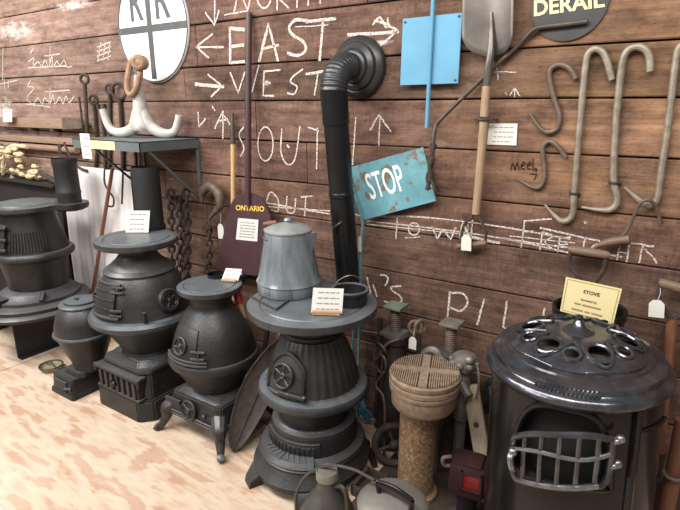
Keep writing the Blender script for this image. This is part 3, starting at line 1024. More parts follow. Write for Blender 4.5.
# ------------------------------------------------------------------ maroon ONTARIO paddle shovel
yy = .10
t = thing('wooden_paddle', A(240, 274, -yy), 'maroon wooden paddle lettered ONTARIO with a long straight handle', 'paddle')
pl = [(213, 269), (219.5, 250), (224, 232), (227, 215), (229.5, 206), (233, 199.5), (239, 194.8), (247.5, 192.8), (256, 194.8), (262.5, 199.5), (266.5, 206), (270, 216), (272, 235), (270, 258), (263, 277), (240, 274)]
lean = lambda py: yy + (274 - py) * -.0003
q = [A(px, py, -lean(py)) for px, py in pl]
build('blade', MB().sheet(q[::-1], (0, -1, 0), .014, .003), 'purple', t)
build('handle', MB().tube([A(248, 205, -lean(205) - .006), A(248.2, 100, -lean(100) - .004), A(249, 13, -lean(13))], [.0165, .016, .0155], 12), 'purple', t)
lp = -lean(207) - .002
build('lettering', text_mb('ONTARIO', A(236, 210.3, lp), A(264.5, 211.6, lp), A(264.5, 206.3, lp), A(236, 204.8, lp), (0, -.0006, 0), .03), 'yellow_text', t, smooth=0)
for k_ in range(2):
    p = A(248.5, 194.5 + k_ * 20, -lean(200) - .003)
    build('rivet', MB().ball(p, .004, (1, .5, 1), 10), 'steel_plate', t)
lp = -lean(230) - .004
card('information_card', A(235.8, 239.5, lp), A(257.2, 241.5, lp), A(258.4, 219.8, lp), A(238, 218, lp), 'white card fixed to the maroon ONTARIO paddle', 6)

# broom handle
t = thing('broom_handle', A(233.5, 300, -.05), 'pale yellow wooden pole with a grey iron top beside the maroon paddle', 'pole')
build('pole', MB().tube([A(233, 142, -.03), A(233.3, 300, -.05)], .0125, 10), 'wood_yellow', t)
build('iron_socket', MB().tube([A(232.2, 113, -.02), A(232.6, 128, -.026), A(233, 144, -.031)], [.008, .012, .0135], 10), 'bar_dark', t)

# ------------------------------------------------------------------ chains and big hook
def chain(pxs, y, link, wire, label, name='iron_chain', grp=None):
    P = wall_path(pxs, y, 30)
    L = [0]
    for a, b_ in zip(P, P[1:]):
        L.append(L[-1] + (b_ - a).length)
    mb = MB()
    pitch = link * .74
    k_ = 0
    s = 0
    while s < L[-1]:
        i = max(j for j in range(len(L)) if L[j] <= s)
        p = P[i]
        d0 = (P[min(i + 1, len(P) - 1)] - P[max(0, i - 1)]).normalized()
        ang = (.75 if k_ % 2 else -.75) + random.uniform(-.25, .25)
        n_ = Vector((math.cos(ang), math.sin(ang), 0))
        u = d0
        w = n_.cross(u).normalized()
        h, wd = link / 2 - wire, link * .33 - wire * .3
        Q = []
        for a in range(16):
            th = 2 * PI * a / 16
            Q.append(p + u * (h * max(-1, min(1, 1.25 * math.cos(th)))) + w * (wd * math.sin(th)))
        mb.tube(Q, wire, 7, True)
        s += pitch
        k_ += 1
    return build(name, mb, 'rust_dark', None, label=label, cat='chain', group=grp)


chain([(171, 193), (171.5, 235), (172, 282)], .07, .06, .0085, 'heavy rusty chain hanging from the shelf bracket, nearest the stovepipe')
chain([(179, 200), (180, 240), (179, 292)], .04, .06, .0085, 'heavy rusty chain hanging in the middle of the three strands')
chain([(186.5, 193), (187.5, 235), (187, 284)], .08, .06, .0085, 'heavy rusty chain hanging on the right of the three strands')
mb = MB()
mb.tube([A(166, 195, 0), A(166, 195, -.09)], .006, 6); mb.tube([A(166, 195, -.075), A(192, 196, -.075)], .006, 6); mb.tube([A(192, 196, 0), A(192, 196, -.09)], .006, 6)
build('chain_rail', mb, 'rust_dark', None, label='small iron rail on the wall that carries the three chains', cat='rail')
P = wall_path([(202, 203), (202.5, 193), (209, 186.5), (216, 190), (220, 198), (219.5, 207), (214, 213), (209, 219)], .06, 6)
n = len(P)
t = thing('crane_hook', P[-1], 'large grey-brown iron hook hanging on the wall beside the maroon paddle', 'hook')
rr_ = [.007 + .022 * math.sin(PI * min(1, i / (n * .95)) ** .8) for i in range(n)]
build('hook_body', MB().tube(P, rr_, 12), 'steel_small', t)
mb = MB().torus(A(209, 225, -.06), .024, .009, (.5, 1, 0), 20, 8)
mb.tube([A(203, 194, -.06), A(203, 194, -.002)], .006, 6)
build('eye', mb, 'rust_dark', t)
chain([(209, 231), (209.5, 250), (208, 285)], .055, .05, .007, 'thin rusty chain below the large hook')
price_tag(A(220.5, 224, -.055), (.045, .085), 'white tag hanging beside the large iron hook', 0, None, A(220.5, 212, -.045))

# ------------------------------------------------------------------ left: beams, crate, flowers, sheet
def beam(name, px, py0, py1, x0, x1, y0, y1, mat, parent):
    z1, z0 = A(px, py0, -y1).z, A(px, py1, -y1).z
    return build(name, MB().box((x0, -y1, z0), (x1, -y0, z1), .006), mat, parent)


xe = A(82, 122, -.07).x
t = thing('timber_beam', (xe, 0, A(60, 128, -.07).z), 'long old timber beam with a grey iron shoe on its end, upper of the two', 'beam')
zt, zb = A(60, 118.5, -.07).z, A(60, 129, -.07).z
build('beam', MB().box((-6.2, -.06, zb), (xe - .22, -.015, zt), .006), 'beam', t)
mb = MB()
poly = [(xe - .25, zb - .006), (xe - .04, zb + .005), (xe, zb + .03), (xe - .03, zt - .02), (xe - .12, zt + .003), (xe - .25, zt + .006)]
mb.sheet([Vector((x, -.066, z)) for x, z in poly], (0, -1, 0), .055, .003)
build('iron_shoe', mb, 'steel_small', t)
mb = MB()
for x in (-5.2, -4.0, xe - .4):
    mb.box((x - .02, -.062, zb - .02), (x + .02, -.001, zb - .001))
build('wall_peg', mb, 'rust_dark', t, smooth=0)
xe2 = A(71, 145, -.09).x
t = thing('timber_beam', (xe2, 0, A(45, 150, -.09).z), 'short reddish timber beam with a round handle bar, lower of the two', 'beam')
zt, zb = A(55, 138, -.09).z, A(55, 144.5, -.09).z
build('beam', MB().box((-6.2, -.06, zb), (xe2, -.015, zt), .006), 'beam', t)
build('handle_bar', MB().tube([(-6.2, -.04, zb - .03), (xe2 - .02, -.04, zb - .035)], .022, 10), 'beam', t)
build('hook', MB().tube(spline([(xe2 - .06, -.10, zb + .02), (xe2 + .0, -.11, zb - .06), (xe2 + .07, -.11, zb - .13), (xe2 + .17, -.10, zb - .155)], 5), .008, 7), 'rust_dark', t)
mb = MB()
for x in (-5.2, -4.2, xe2 - .2):
    mb.box((x - .02, -.062, zb - .06), (x + .02, -.001, zb - .001))
build('wall_peg', mb, 'rust_dark', t, smooth=0)
p = A(10, 119, -.095)
card('hanging_label', A(3, 122, -.095), A(12, 122, -.095), A(12, 109, -.095), A(3, 109, -.095), 'small cream label pinned to the upper timber beam', 3)

# black crate
cxr = A(58, 185, -.12).x
ct = A(30, 180.5, -.12).z
t = thing('black_crate', (-4.3, -.06, 0), 'tall black painted crate behind the leftmost stove', 'crate')
mb = MB().box((-5.3, -.12, 0), (cxr, -.012, ct - .02), .006)
build('crate_body', mb, 'black_cloth', t, smooth=0)
build('crate_lid', MB().box((-5.32, -.165, ct - .02), (cxr + .008, -.008, ct), .005), 'black_cloth', t, smooth=0)

# dried flowers lying on the crate
fcx = A(17, 168, -.07)
t = thing('dried_bouquet', (fcx.x, -.07, ct), 'bunch of dried cream flowers with a bent ring stem on the black crate', 'flowers')
rf = random.Random(11)
mb = MB()
for k_ in range(46):
    px, py = rf.uniform(-14, 38), rf.uniform(0, 1)
    hgt = .23 * (1 - ((px - 6) / 34) ** 2) * py
    c0 = Vector((A(px, 172, -.115).x, -.115 + rf.uniform(-.03, .02), ct + .03 + max(0, hgt)))
    rad0 = rf.uniform(.028, .05)
    for a in range(6):
        th = a * PI / 3 + rf.random()
        e = c0 + Vector((math.cos(th) * rad0, math.sin(th) * rad0 * .6, rf.uniform(-.01, .022)))
        mb.ball((c0 + e) / 2, rad0 * .5, (1.0, .8, .55), 8)
    mb.ball(c0, rad0 * .5, (1, 1, .9), 8)
build('blossoms', mb, 'flower', t)
mb = MB()
for k_ in range(30):
    px = rf.uniform(-8, 40)
    c0 = Vector((A(px, 175, -.12).x, -.118 + rf.uniform(-.03, .02), ct + .016 + rf.uniform(0, .05)))
    d0 = Vector((rf.uniform(-1, 1), rf.uniform(-.6, .6), rf.uniform(-.1, .5))).normalized() * rf.uniform(.05, .09)
    s0 = d0.cross(Vector((0, 0, 1))).normalized() * .016
    v4 = [mb.bm.verts.new(q_) for q_ in (c0, c0 + d0 * .5 + s0, c0 + d0, c0 + d0 * .5 - s0)]
    mb.face(v4)
build('leaves', mb, 'leaf', t)
build('stem', MB().tube(spline([(A(3, 176, -.12).x, -.12, ct + .016), A(4, 156, -.12), A(12, 146, -.12), A(27, 147, -.12)], 6), .014, 8), 'flower', t)
build('iron_bar', MB().tube([(A(38, 165, -.15).x, -.15, ct + .08), (A(57, 172, -.15).x, -.15, ct + .021)], [.014, .02], 8), 'bar_dark', None, label='short dark iron bar resting at the corner of the black crate', cat='bar')

# white sheet over a low table
x0s, x1s = cxr + .015, A(129, 172, -.1).x
zs = A(100, 169.5, -.1).z
t = thing('cloth_covered_stand', ((x0s + x1s) / 2, -.06, 0), 'white sheet hanging in folds over a stand behind the stoves', 'cloth')
mb = MB()
rows = []
for i in range(61):
    u = i / 60
    x = x0s + (x1s - x0s) * u
    fold = .018 * math.sin(u * 38 + 1.5 * math.sin(u * 9)) + .010 * math.sin(u * 91)
    col_ = [Vector((x, -.056, zs)), Vector((x, -.07, zs + .002)), Vector((x, -.085, zs - .003))]
    for k_ in range(12):
        v_ = k_ / 11
        col_.append(Vector((x + .02 * v_ * math.sin(u * 7), -.092 - fold * .7 * min(1, .15 + v_ * 1.6) - .012 * v_, zs - .012 - (zs - .03) * v_)))
    rows.append(col_)
mb.quad_grid(rows)
o = build('sheet', mb, 'cloth', t, smooth=80)
build('stand_frame', MB().box((x0s + .02, -.072, 0), (x1s - .02, -.058, zs - .008)), 'near_black', t, smooth=0)

for pp_, lb_ in (([(104.5, 169), (104.5, 182), (108, 190), (113.5, 198), (113, 206), (108.5, 206)], 'thin dark hook hung over the white sheet beside the leaning stick'),
                 ([(123, 169), (122.6, 185), (121.8, 204)], 'thin straight dark wire hung over the right edge of the white sheet')):
    P = wall_path(pp_, .135, 5)
    P = [Vector((P[0].x, -.07, zs + .008)), Vector((P[0].x, -.11, zs + .012))] + P
    build('hanging_hook', MB().tube(P, .006, 7), 'rust_dark', None, label=lb_, cat='hook')

# ------------------------------------------------------------------ stoves
def ang_pt(c, r, th, z):
    return Vector((c[0] + r * math.cos(th), c[1] + r * math.sin(th), z))


def prof_r(prof, z):
    """radius of a profile at height z (profile listed upwards)"""
    for (r0, z0), (r1, z1) in zip(prof, prof[1:]):
        if (z0 <= z <= z1) and z1 > z0:
            return r0 + (r1 - r0) * (z - z0) / (z1 - z0)
    return prof[-1][0]


def frame_on(c, prof, th, z):
    """position, outward normal, tangent and up-slope on a lathed surface"""
    e = .004
    r = prof_r(prof, z)
    r1, r2 = prof_r(prof, z - e), prof_r(prof, z + e)
    rad_ = Vector((math.cos(th), math.sin(th), 0))
    up_ = (rad_ * (r2 - r1) + Vector((0, 0, 2 * e))).normalized()
    tan_ = Vector((-math.sin(th), math.cos(th), 0))
    n_ = tan_.cross(up_).normalized()
    if n_.dot(rad_) < 0:
        n_ = -n_
    return ang_pt(c, r, th, z), n_, tan_, up_


def patch(c, prof, th0, th1, z0, z1, lift, nu=14, nv=8, arch=0.0):
    """raised panel lying on the lathed surface; arch rounds its top"""
    mb = MB()
    fr, bk = [], []
    for i in range(nu + 1):
        u = i / nu
        th = th0 + (th1 - th0) * u
        zt_ = z1 - arch * (2 * u - 1) ** 2 * (z1 - z0)
        f_, g_ = [], []
        for j in range(nv + 1):
            z = z0 + (zt_ - z0) * j / nv
            r = prof_r(prof, z)
            f_.append(ang_pt(c, r + lift, th, z))
            g_.append(ang_pt(c, r - .004, th, z))
        fr.append(f_); bk.append(g_)
    V = mb.quad_grid(fr)
    W_ = mb.quad_grid(bk)
    for i in range(nu):
        mb.face((V[i][0], V[i + 1][0], W_[i + 1][0], W_[i][0]))
        mb.face((V[i][-1], W_[i][-1], W_[i + 1][-1], V[i + 1][-1]))
    for j in range(nv):
        mb.face((V[0][j], W_[0][j], W_[0][j + 1], V[0][j + 1]))
        mb.face((V[-1][j], V[-1][j + 1], W_[-1][j + 1], W_[-1][j]))
    return mb


def wheel(p, n_, tan_, up_, r, parent, petals=4, mat='iron', th=.008):
    """round draft wheel: rim, hub and spokes with dark gaps between"""
    mb = MB()
    mb.disc(p + n_ * (th * .35), n_, r * .9, th * .7, 28, up_)
    o = build('draft_wheel', mb, 'near_black', parent)
    mb = MB()
    mb.torus(p + n_ * th * .6, r * .92, r * .11, n_, 28, 8)
    mb.torus(p + n_ * th * .6, r * .16, r * .14, n_, 16, 8)
    for k_ in range(petals):
        a = PI / petals / 2 + k_ * 2 * PI / petals
        d0 = tan_ * math.cos(a) + up_ * math.sin(a)
        s0 = n_.cross(d0)
        b0, b1 = p + n_ * th * .5 + d0 * r * .12, p + n_ * th * .5 + d0 * r * .9
        mb.tube([b0, (b0 + b1) / 2, b1], [r * .07, r * .13, r * .24], 8, False, True, .5)
    build('wheel_spokes', mb, mat, o)
    return o


def hinge(p, n_, tan_, up_, h, parent, mat='iron'):
    mb = MB()
    mb.tube([p + up_ * -h + n_ * .008, p + up_ * h + n_ * .008], .007, 8)
    for s in (-.7, .7):
        mb.tube([p + up_ * h * s + n_ * .006 - tan_ * .035, p + up_ * h * s + n_ * .009, p + up_ * h * s + n_ * .006 + tan_ * .03], .007, 8)
    build('hinge', mb, mat, parent)


def top_plate(c, z, r, th, parent, mat='iron_plate', lid=True, ext=None):
    """round stove top with a rolled edge and a stepped lid"""
    prof = [(r * .5, -th), (r * .93, -th), (r * .985, -th * .8), (r, -th * .45), (r * .985, -th * .1), (r * .955, 0), (r * .80, .0), (r * .785, -.003), (r * .77, .001), (r * .05, .003)]
    fn = None
    if ext:
        (ea, er) = ext

        def fn(tt, rr, zz):
            d0 = (tt - ea + PI) % (2 * PI) - PI
            return rr + er * max(0, math.cos(d0)) ** 10 * min(1, rr / (r * .9))
    mb = MB().lathe(prof, (c[0], c[1], z), 64, None, fn)
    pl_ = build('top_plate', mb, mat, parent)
    return pl_


def flue(c, z, r, h, parent, mat='iron'):
    prof = [(r * .98, 0), (r * 1.02, h * .3), (r, h * .72), (r * 1.07, h * .8), (r * 1.08, h), (r * .94, h), (r * .92, h * .3), (r * .9, h * .12)]
    build('flue_collar', MB().lathe(prof, (c[0], c[1], z), 36), mat, parent)


def cabriole(top, foot, r0, parent, mat='iron', bow=.045):
    """curved cast leg"""
    t_, f_ = Vector(top), Vector(foot)
    out = Vector((f_.x - t_.x, f_.y - t_.y, 0))
    if out.length < 1e-4:
        out = Vector((0, -1, 0))
    out.normalize()
    h = t_.z - f_.z
    P = spline([t_ + out * -.02, t_ + out * bow * .75 - Vector((0, 0, h * .2)), t_ + out * bow * .8 - Vector((0, 0, h * .45)), f_ - out * .012 + Vector((0, 0, h * .18)), f_ + out * .0 + Vector((0, 0, h * .06)), f_ + out * .02 + Vector((0, 0, r0 * .93))], 5)
    n = len(P)
    rad_ = [r0 * (1.35 - .95 * min(1, i / (n * .72))) if i < n * .72 else r0 * (.42 + .3 * (i - n * .72) / (n * .28)) for i in range(n)]
    rad_ = [max(.012, x) for x in rad_]
    rad_[-1] *= .35
    return build('leg', MB().tube(P, rad_, 10), mat, parent)


# --- big stove with the coffee pot
S4 = (-1.206, -.43)
t4 = thing('potbelly_stove', (S4[0], S4[1], 0), 'large dark pot-bellied stove with a fluted body, carrying a grey coffee pot', 'stove', 'pot-bellied stoves')


def bulge4(th, r, z):
    d0 = (th + PI / 2 + PI) % (2 * PI) - PI
    k_ = max(0, math.cos(d0)) ** 2
    return r * (1 + .17 * k_ * max(0, min(1, (.20 - z) / .08)))


base_prof = [(.225, .045), (.245, .05), (.248, .075), (.232, .10), (.222, .125), (.228, .135), (.222, .15), (.20, .158), (.192, .165), (.19, .21), (.185, .235), (.18, .25)]
mb = MB().lathe(base_prof, (*S4, 0), 72, None, bulge4)
build('base', mb, 'iron', t4)
bp2 = [(r * 1.0, z) for r, z in base_prof]
# ornament panel above hearth and raised lettering plate
mb = patch(S4, [(.192, .16), (.191, .21), (.187, .24)], -PI / 2 - .75, -PI / 2 + .75, .17, .226, .008, 20, 4)
pn = build('name_panel', mb, 'iron_grey', t4)
mb = MB()
for i in range(13):
    th = -PI / 2 - .62 + 1.24 * i / 12
    p, n_, ta, u_ = frame_on(S4, [(.200, .16), (.199, .21), (.195, .24)], th, .198)
    mb.tube([p - u_ * .017, p + u_ * .017], .005, 6)
    if i % 3:
        mb.tube([p - ta * .008 + u_ * .012, p + ta * .008 + u_ * .012], .004, 6)
build('raised_lettering', mb, 'iron_grey', pn)
mb = MB()
hz = .158
ring_in, ring_out = .205, .262
rows = []
for i in range(13):
    th = -PI / 2 - .62 + 1.24 * i / 12
    k_ = max(0, math.cos(th + PI / 2)) ** 2
    rows.append([ang_pt(S4, .196, th, hz), ang_pt(S4, .196, th, hz + .018), ang_pt(S4, .224 * (1 + .1 * k_), th, hz + .013), ang_pt(S4, .238 * (1 + .1 * k_), th, hz - .006)])
V = mb.quad_grid(rows)
mb.face([r[k] for r in V[:1] for k in range(4)]); mb.face([r[k] for r in V[-1:] for k in range(3, -1, -1)])
he = build('hearth_plate', mb, 'iron_grey', t4)
mb = MB()
for s in (-1, 1):
    for k_ in range(4):
        th0 = -PI / 2 + s * (.08 + k_ * .11)
        a_ = ang_pt(S4, .206, th0, hz + .0195)
        b_ = ang_pt(S4, .238, th0 + s * .07, hz + .012)
        mb.tube([a_, (a_ + b_) / 2 + Vector((0, 0, .002)), b_], .0045, 6)
mb.tube([ang_pt(S4, .207, -PI / 2, hz + .019), ang_pt(S4, .245, -PI / 2, hz + .012)], .005, 6)
build('scroll_relief', mb, 'iron_plate', he)
mb = MB()
mb.lathe([(.15, .222), (.18, .226), (.186, .238), (.182, .252), (.165, .258), (.16, .262)], (*S4, 0), 56)
build('base_ring', mb, 'iron_grey', t4)
belly4 = [(.150, .255), (.152, .27), (.158, .31), (.172, .36), (.205, .375), (.23, .38), (.238, .392), (.239, .405), (.232, .42), (.205, .428), (.196, .432), (.19, .47), (.176, .52), (.157, .57), (.138, .615), (.126, .64), (.123, .65), (.128, .655), (.128, .665), (.121, .67), (.120, .70), (.121, .735), (.20, .74)]
drum = [p for p in belly4 if p[1] <= .376]
build('fire_pot', MB().lathe(drum, (*S4, 0), 64), 'iron', t4)
build('belly_ring', MB().lathe([(.16, .36), (.205, .372), (.23, .378), (.239, .39), (.240, .405), (.232, .419), (.205, .428), (.18, .43)], (*S4, 0), 64), 'iron_plate', t4)
bel = [p for p in belly4 if .428 <= p[1] <= .645]
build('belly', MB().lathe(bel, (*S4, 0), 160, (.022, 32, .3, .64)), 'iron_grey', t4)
build('neck', MB().lathe([(.118, .635), (.124, .642), (.131, .652), (.131, .662), (.122, .668), (.119, .70), (.121, .735)], (*S4, 0), 160, (.02, 40, .67, .74)), 'iron', t4)
dthe = -PI / 2 - .02
mb = patch(S4, bel, dthe - .46, dthe + .46, .437, .60, .012, 16, 10, .35)
dr4 = build('feed_door', mb, 'iron_grey', t4)
fr = [frame_on(S4, bel, dthe - .46 + .92 * i / 20, max(.44, .60 - .35 * (2 * i / 20 - 1) ** 2 * .163)) for i in range(21)]
pts = [f_[0] + f_[1] * .013 for f_ in fr]
lo_ = [frame_on(S4, bel, dthe + .46 - .92 * i / 10, .441) for i in range(11)]
pts += [f_[0] + f_[1] * .013 for f_ in lo_]
build('door_frame', MB().tube(pts, .008, 8, True), 'iron', dr4)
p, n_, ta, u_ = frame_on(S4, bel, dthe - .02, .515)
wheel(p + n_ * .012, n_, ta, u_, .052, t4, 5, 'iron')
p, n_, ta, u_ = frame_on(S4, bel, dthe + .25, .452)
mb = MB()
mb.tube([p - ta * .06 + n_ * .022 + u_ * .004, p + ta * .05 + n_ * .022 - u_ * .004], .008, 8)
mb.ball(p + ta * .052 + n_ * .024, .012)
mb.ball(p - ta * .02 + n_ * .02, .011)
build('latch', mb, 'iron', t4)
for a in (-118, -62, 62, 118):
    th = math.radians(a)
    k_ = 1.14 if a < 0 else 1.0
    to = ang_pt(S4, .205 * k_, th, .075); fo = ang_pt(S4, .27 * k_, th, 0)
    rad_ = Vector((math.cos(th), math.sin(th), 0)); ta = Vector((-math.sin(th), math.cos(th), 0))
    mb = MB()
    mb.quad_grid([[to - ta * .045 - rad_ * .02, to - ta * .05 + rad_ * .035, to + ta * .05 + rad_ * .035, to + ta * .045 - rad_ * .02],
                  [fo - ta * .03 - rad_ * .05 + Vector((0, 0, .03)), fo - ta * .03 + rad_ * .006 + Vector((0, 0, .03)), fo + ta * .03 + rad_ * .006 + Vector((0, 0, .03)), fo + ta * .03 - rad_ * .05 + Vector((0, 0, .03))],
                  [fo - ta * .03 - rad_ * .04, fo - ta * .03 + rad_ * .012, fo + ta * .03 + rad_ * .012, fo + ta * .03 - rad_ * .04]], False, True)
    bmesh.ops.holes_fill(mb.bm, edges=mb.bm.edges)
    build('leg', mb, 'iron', t4)
top_plate(S4, .778, .272, .042, t4)
p = Z(350, 303, .778)
FL4 = (p.x, p.y)
flue(FL4, .776, .070, .062, t4, 'iron')
build('collar_rim', MB().torus((FL4[0], FL4[1], .838), .071, .006, (0, 0, 1), 36, 8), 'iron_plate', t4)
mb = MB().tube(spline([(FL4[0] - .07, FL4[1] - .01, .836), (FL4[0] - .05, FL4[1] - .01, .868), (FL4[0] - .005, FL4[1], .895), (FL4[0] + .01, FL4[1] + .05, .875), (FL4[0] + .015, FL4[1] + .07, .838)], 6), .0025, 6)
build('wire_loop', mb, 'steel_plate', t4)

# --- coffee pot
kb = Z(289.5, 290, .782)
zk = .7825
rk0 = .137
prof = [(.133, .0), (.137, .006), (.138, .03), (.137, .045), (.141, .05), (.138, .056), (.131, .07), (.122, .12), (.111, .18), (.102, .23), (.098, .262), (.096, .268)]
t = thing('coffee_pot', (kb.x, kb.y, zk), 'tall grey enamel coffee pot with lid and spout on the big stove', 'coffee pot')
build('pot_body', MB().lathe(prof, (kb.x, kb.y, zk), 56), 'enamel', t)
prof_l = [(.094, .262), (.101, .266), (.102, .272), (.095, .277), (.085, .281), (.062, .291), (.03, .299), (.012, .301), (.012, .306), (.017, .312), (.012, .319), (.003, .321)]
build('lid', MB().lathe(prof_l, (kb.x, kb.y, zk), 48), 'enamel_lid', t)
sd = (RT * .97 - Vector((FW.x, FW.y, 0)).normalized() * .35).normalized()
sa = sd.cross(Vector((0, 0, 1)))
mb = MB()
K = Vector((kb.x, kb.y, zk))
top_l, top_r, tipp = K + sd * .085 + sa * .045 + Vector((0, 0, .262)), K + sd * .085 - sa * .045 + Vector((0, 0, .262)), K + sd * .138 + Vector((0, 0, .27))
lowp = K + sd * .108 + Vector((0, 0, .165))
vs = [mb.bm.verts.new(x) for x in (top_l, top_r, tipp, lowp)]
mb.face((vs[0], vs[2], vs[3])); mb.face((vs[2], vs[1], vs[3])); mb.face((vs[0], vs[1], vs[2])); mb.face((vs[1], vs[0], vs[3]))
bmesh.ops.bevel(mb.bm, geom=list(mb.bm.edges), offset=.004, segments=2, affect='EDGES')
build('spout', mb, 'enamel', t)
ear = [K + sd * -.055 - Vector((FW.x, FW.y, 0)).normalized() * .088 + Vector((0, 0, .235)), K + sd * .055 + Vector((FW.x, FW.y, 0)).normalized() * .088 + Vector((0, 0, .235))]
mb = MB()
for e in ear:
    mb.torus(e, .012, .0045, (FW.x, FW.y, 0), 14, 6)
build('bail_ear', mb, 'can_dark', t)
gl = K + sd * -.10 + Vector((0, 0, .285))
mb = MB().tube(spline([ear[0], ear[0] + sd * -.045 + Vector((0, 0, .01)), gl + sd * -.02 + Vector((0, 0, -.03)) - Vector((FW.x, FW.y, 0)) * .03, gl + sa * -.02], 6), .0035, 6)
mb.tube(spline([gl + sd * .06 + Vector((0, 0, .014)), gl + sd * .09 + Vector((0, 0, .016)) + Vector((FW.x, FW.y, 0)) * .05, ear[1]], 6), .0035, 6)
build('wire_bail', mb, 'can_dark', t)
build('bail_grip', MB().tube([gl - sd * .012, gl + sd * .02 + Vector((0, 0, .006)), gl + sd * .05 + Vector((0, 0, .012))], [.009, .012, .009], 10), 'wood_red', t, label='turned wooden grip')
mb = MB()
vp = [Z(251.5, 296.5, .784), Z(263, 303, .784), Z(276, 309.5, .784), Z(288, 300.5, .786), Z(299, 292.5, .787), Z(313, 291.5, .786)]
mb.tube(vp, .0045, 8)
build('tilting_wire', mb, 'can_dark', t)

# card on the big stove
cb_ = [Z(311, 312.5, .787)]
d0 = RT * pxw(31, cb_[0]) - Vector((FW.x, FW.y, 0)) * .012
cb_.append(cb_[0] + d0)
bk_ = Vector((-d0.y, d0.x, 0)).normalized()
hh_ = pxw(24.5, cb_[0])
cu_ = bk_ * .02 + Vector((0, 0, hh_))
card('information_card', cb_[0], cb_[1], cb_[1] + cu_ + d0 * .04, cb_[0] + cu_ + d0 * .06, 'white card propped in a wooden block on the big stove', 4, 'paper', None, (.782, .016))

# --- stove with cabriole legs
S3 = (-1.78, -.46)
t3 = thing('potbelly_stove', (S3[0], S3[1], 0), 'small black pot-bellied stove on four curved legs with a plain round belly', 'stove', 'pot-bellied stoves')
# box base
hx, hy = .175, .16
def rect(cx, cy, hx, hy, ch):
    return [(cx - hx + ch, cy - hy), (cx + hx - ch, cy - hy), (cx + hx, cy - hy + ch), (cx + hx, cy + hy - ch), (cx + hx - ch, cy + hy), (cx - hx + ch, cy + hy), (cx - hx, cy + hy - ch), (cx - hx, cy - hy + ch)]


mb = MB().prism(rect(*S3, .19, .17, .02), .10, .215, S3, .86, .006)
mb.prism(rect(*S3, .155, .138, .03), .212, .236, S3, .82, .006)
build('base', mb, 'iron', t3)
mb = MB()
for z in (.112, .128):
    Q = [Vector((x, y, z)) for x, y in rect(*S3, .192, .172, .02)]
    mb.tube(Q, .006, 8, True)
build('moulding', mb, 'iron_grey', t3)
pw = Vector((S3[0] - .02, S3[1] - .168, .160))
wheel(pw, Vector((0, -1, .2)).normalized(), Vector((1, 0, 0)), Vector((0, .2, 1)).normalized(), .05, t3, 3, 'iron_grey')
for dx in (-.12, .10):
    build('bolt', MB().ball(pw + Vector((dx, -.0, 0)), .011, (1, .6, 1)), 'iron_grey', t3)
mb = MB()
mb.box(pw + Vector((-.165, -.004, -.022)), pw + Vector((-.06, .01, .028)), .003)
build('ash_door', mb, 'iron', t3)
for sx_, sy in ((-1, -1), (1, -1), (-1, 1), (1, 1)):
    top_ = (S3[0] + sx_ * .158, S3[1] + sy * .145, .15)
    cabriole(top_, (S3[0] + sx_ * .215, S3[1] + sy * .20, 0), .03, t3, 'iron_grey')
bel3 = [(.118, .228), (.124, .242), (.142, .275), (.168, .318), (.187, .35), (.20, .372), (.212, .38), (.217, .393), (.217, .405), (.211, .416), (.203, .42), (.199, .44), (.19, .475), (.176, .52), (.155, .565), (.13, .605), (.11, .635), (.099, .655), (.097, .675), (.103, .69), (.112, .71), (.114, .722)]
build('fire_pot', MB().lathe([p for p in bel3 if p[1] <= .375], (*S3, 0), 56), 'iron', t3)
build('belly_ring', MB().lathe([(.19, .366), (.211, .377), (.218, .392), (.2185, .404), (.211, .418), (.19, .424)], (*S3, 0), 56), 'iron_grey', t3)
be3 = [p for p in bel3 if p[1] >= .416]
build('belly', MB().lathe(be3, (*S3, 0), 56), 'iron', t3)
d3 = -PI / 2 - .02
dr = build('feed_door', patch(S3, be3, d3 - .40, d3 + .42, .435, .585, .007, 14, 8, .04), 'iron', t3)
mb = MB()
for z in (.432, .447):
    mb.tube([ang_pt(S3, prof_r(be3, z) + .010, d3 - .62 + 1.3 * i / 16, z) for i in range(17)], .006, 8)
build('door_sill', mb, 'iron_grey', t3)
p, n_, ta, u_ = frame_on(S3, be3, d3 - .05, .503)
wheel(p + n_ * .006, n_, ta, u_, .042, t3, 4, 'iron_grey')
p, n_, ta, u_ = frame_on(S3, be3, d3 + .48, .475)
hinge(p, n_, ta, u_, .022, t3, 'iron_grey')
top_plate(S3, .752, .152, .03, t3)
p3 = Z(217, 277, .752)
build('flue_collar', MB().lathe([(.045, 0), (.046, .02), (.043, .02), (.042, .004)], (p3.x, p3.y, .75), 32), 'iron_black', t3)
q0 = Z(221.5, 280, .758)
d0 = RT * pxw(17, q0) - Vector((FW.x, FW.y, 0)) * .018
q1 = q0 + d0
bk_ = Vector((-d0.y, d0.x, 0)).normalized()
cu_ = bk_ * .02 + Vector((0, 0, pxw(11.5, q0)))
card('information_card', q0, q1, q1 + cu_ + d0 * .2, q0 + cu_ + d0 * .2, 'small white card propped on the curved-leg stove', 3, 'paper', None, (.7562, .008))
# red-handled scraper hung behind that stove
t = thing('red_scraper', A(240, 300, -.40), 'red-handled scraper with a bare wood tip hanging on the rim of the curved-leg stove', 'tool')
ys = -.33
build('handle', MB().tube([A(236, 290, ys), A(238, 297, ys - .005), A(240, 304.5, ys - .01)], [.017, .02, .018], 10), 'red', t)
build('wood_tip', MB().tube([A(240, 304.5, ys - .01), A(242, 309, ys - .012), A(245, 318, ys - .015)], [.017, .014, .004], 10), 'wood_tip', t)
mb = MB().tube(spline([A(236, 290, ys), A(241, 283, ys + .01), A(243, 276, ys + .02), A(236, 272, ys + .02)], 5), .014, 8)
build('iron_head', mb, 'iron_black', t)

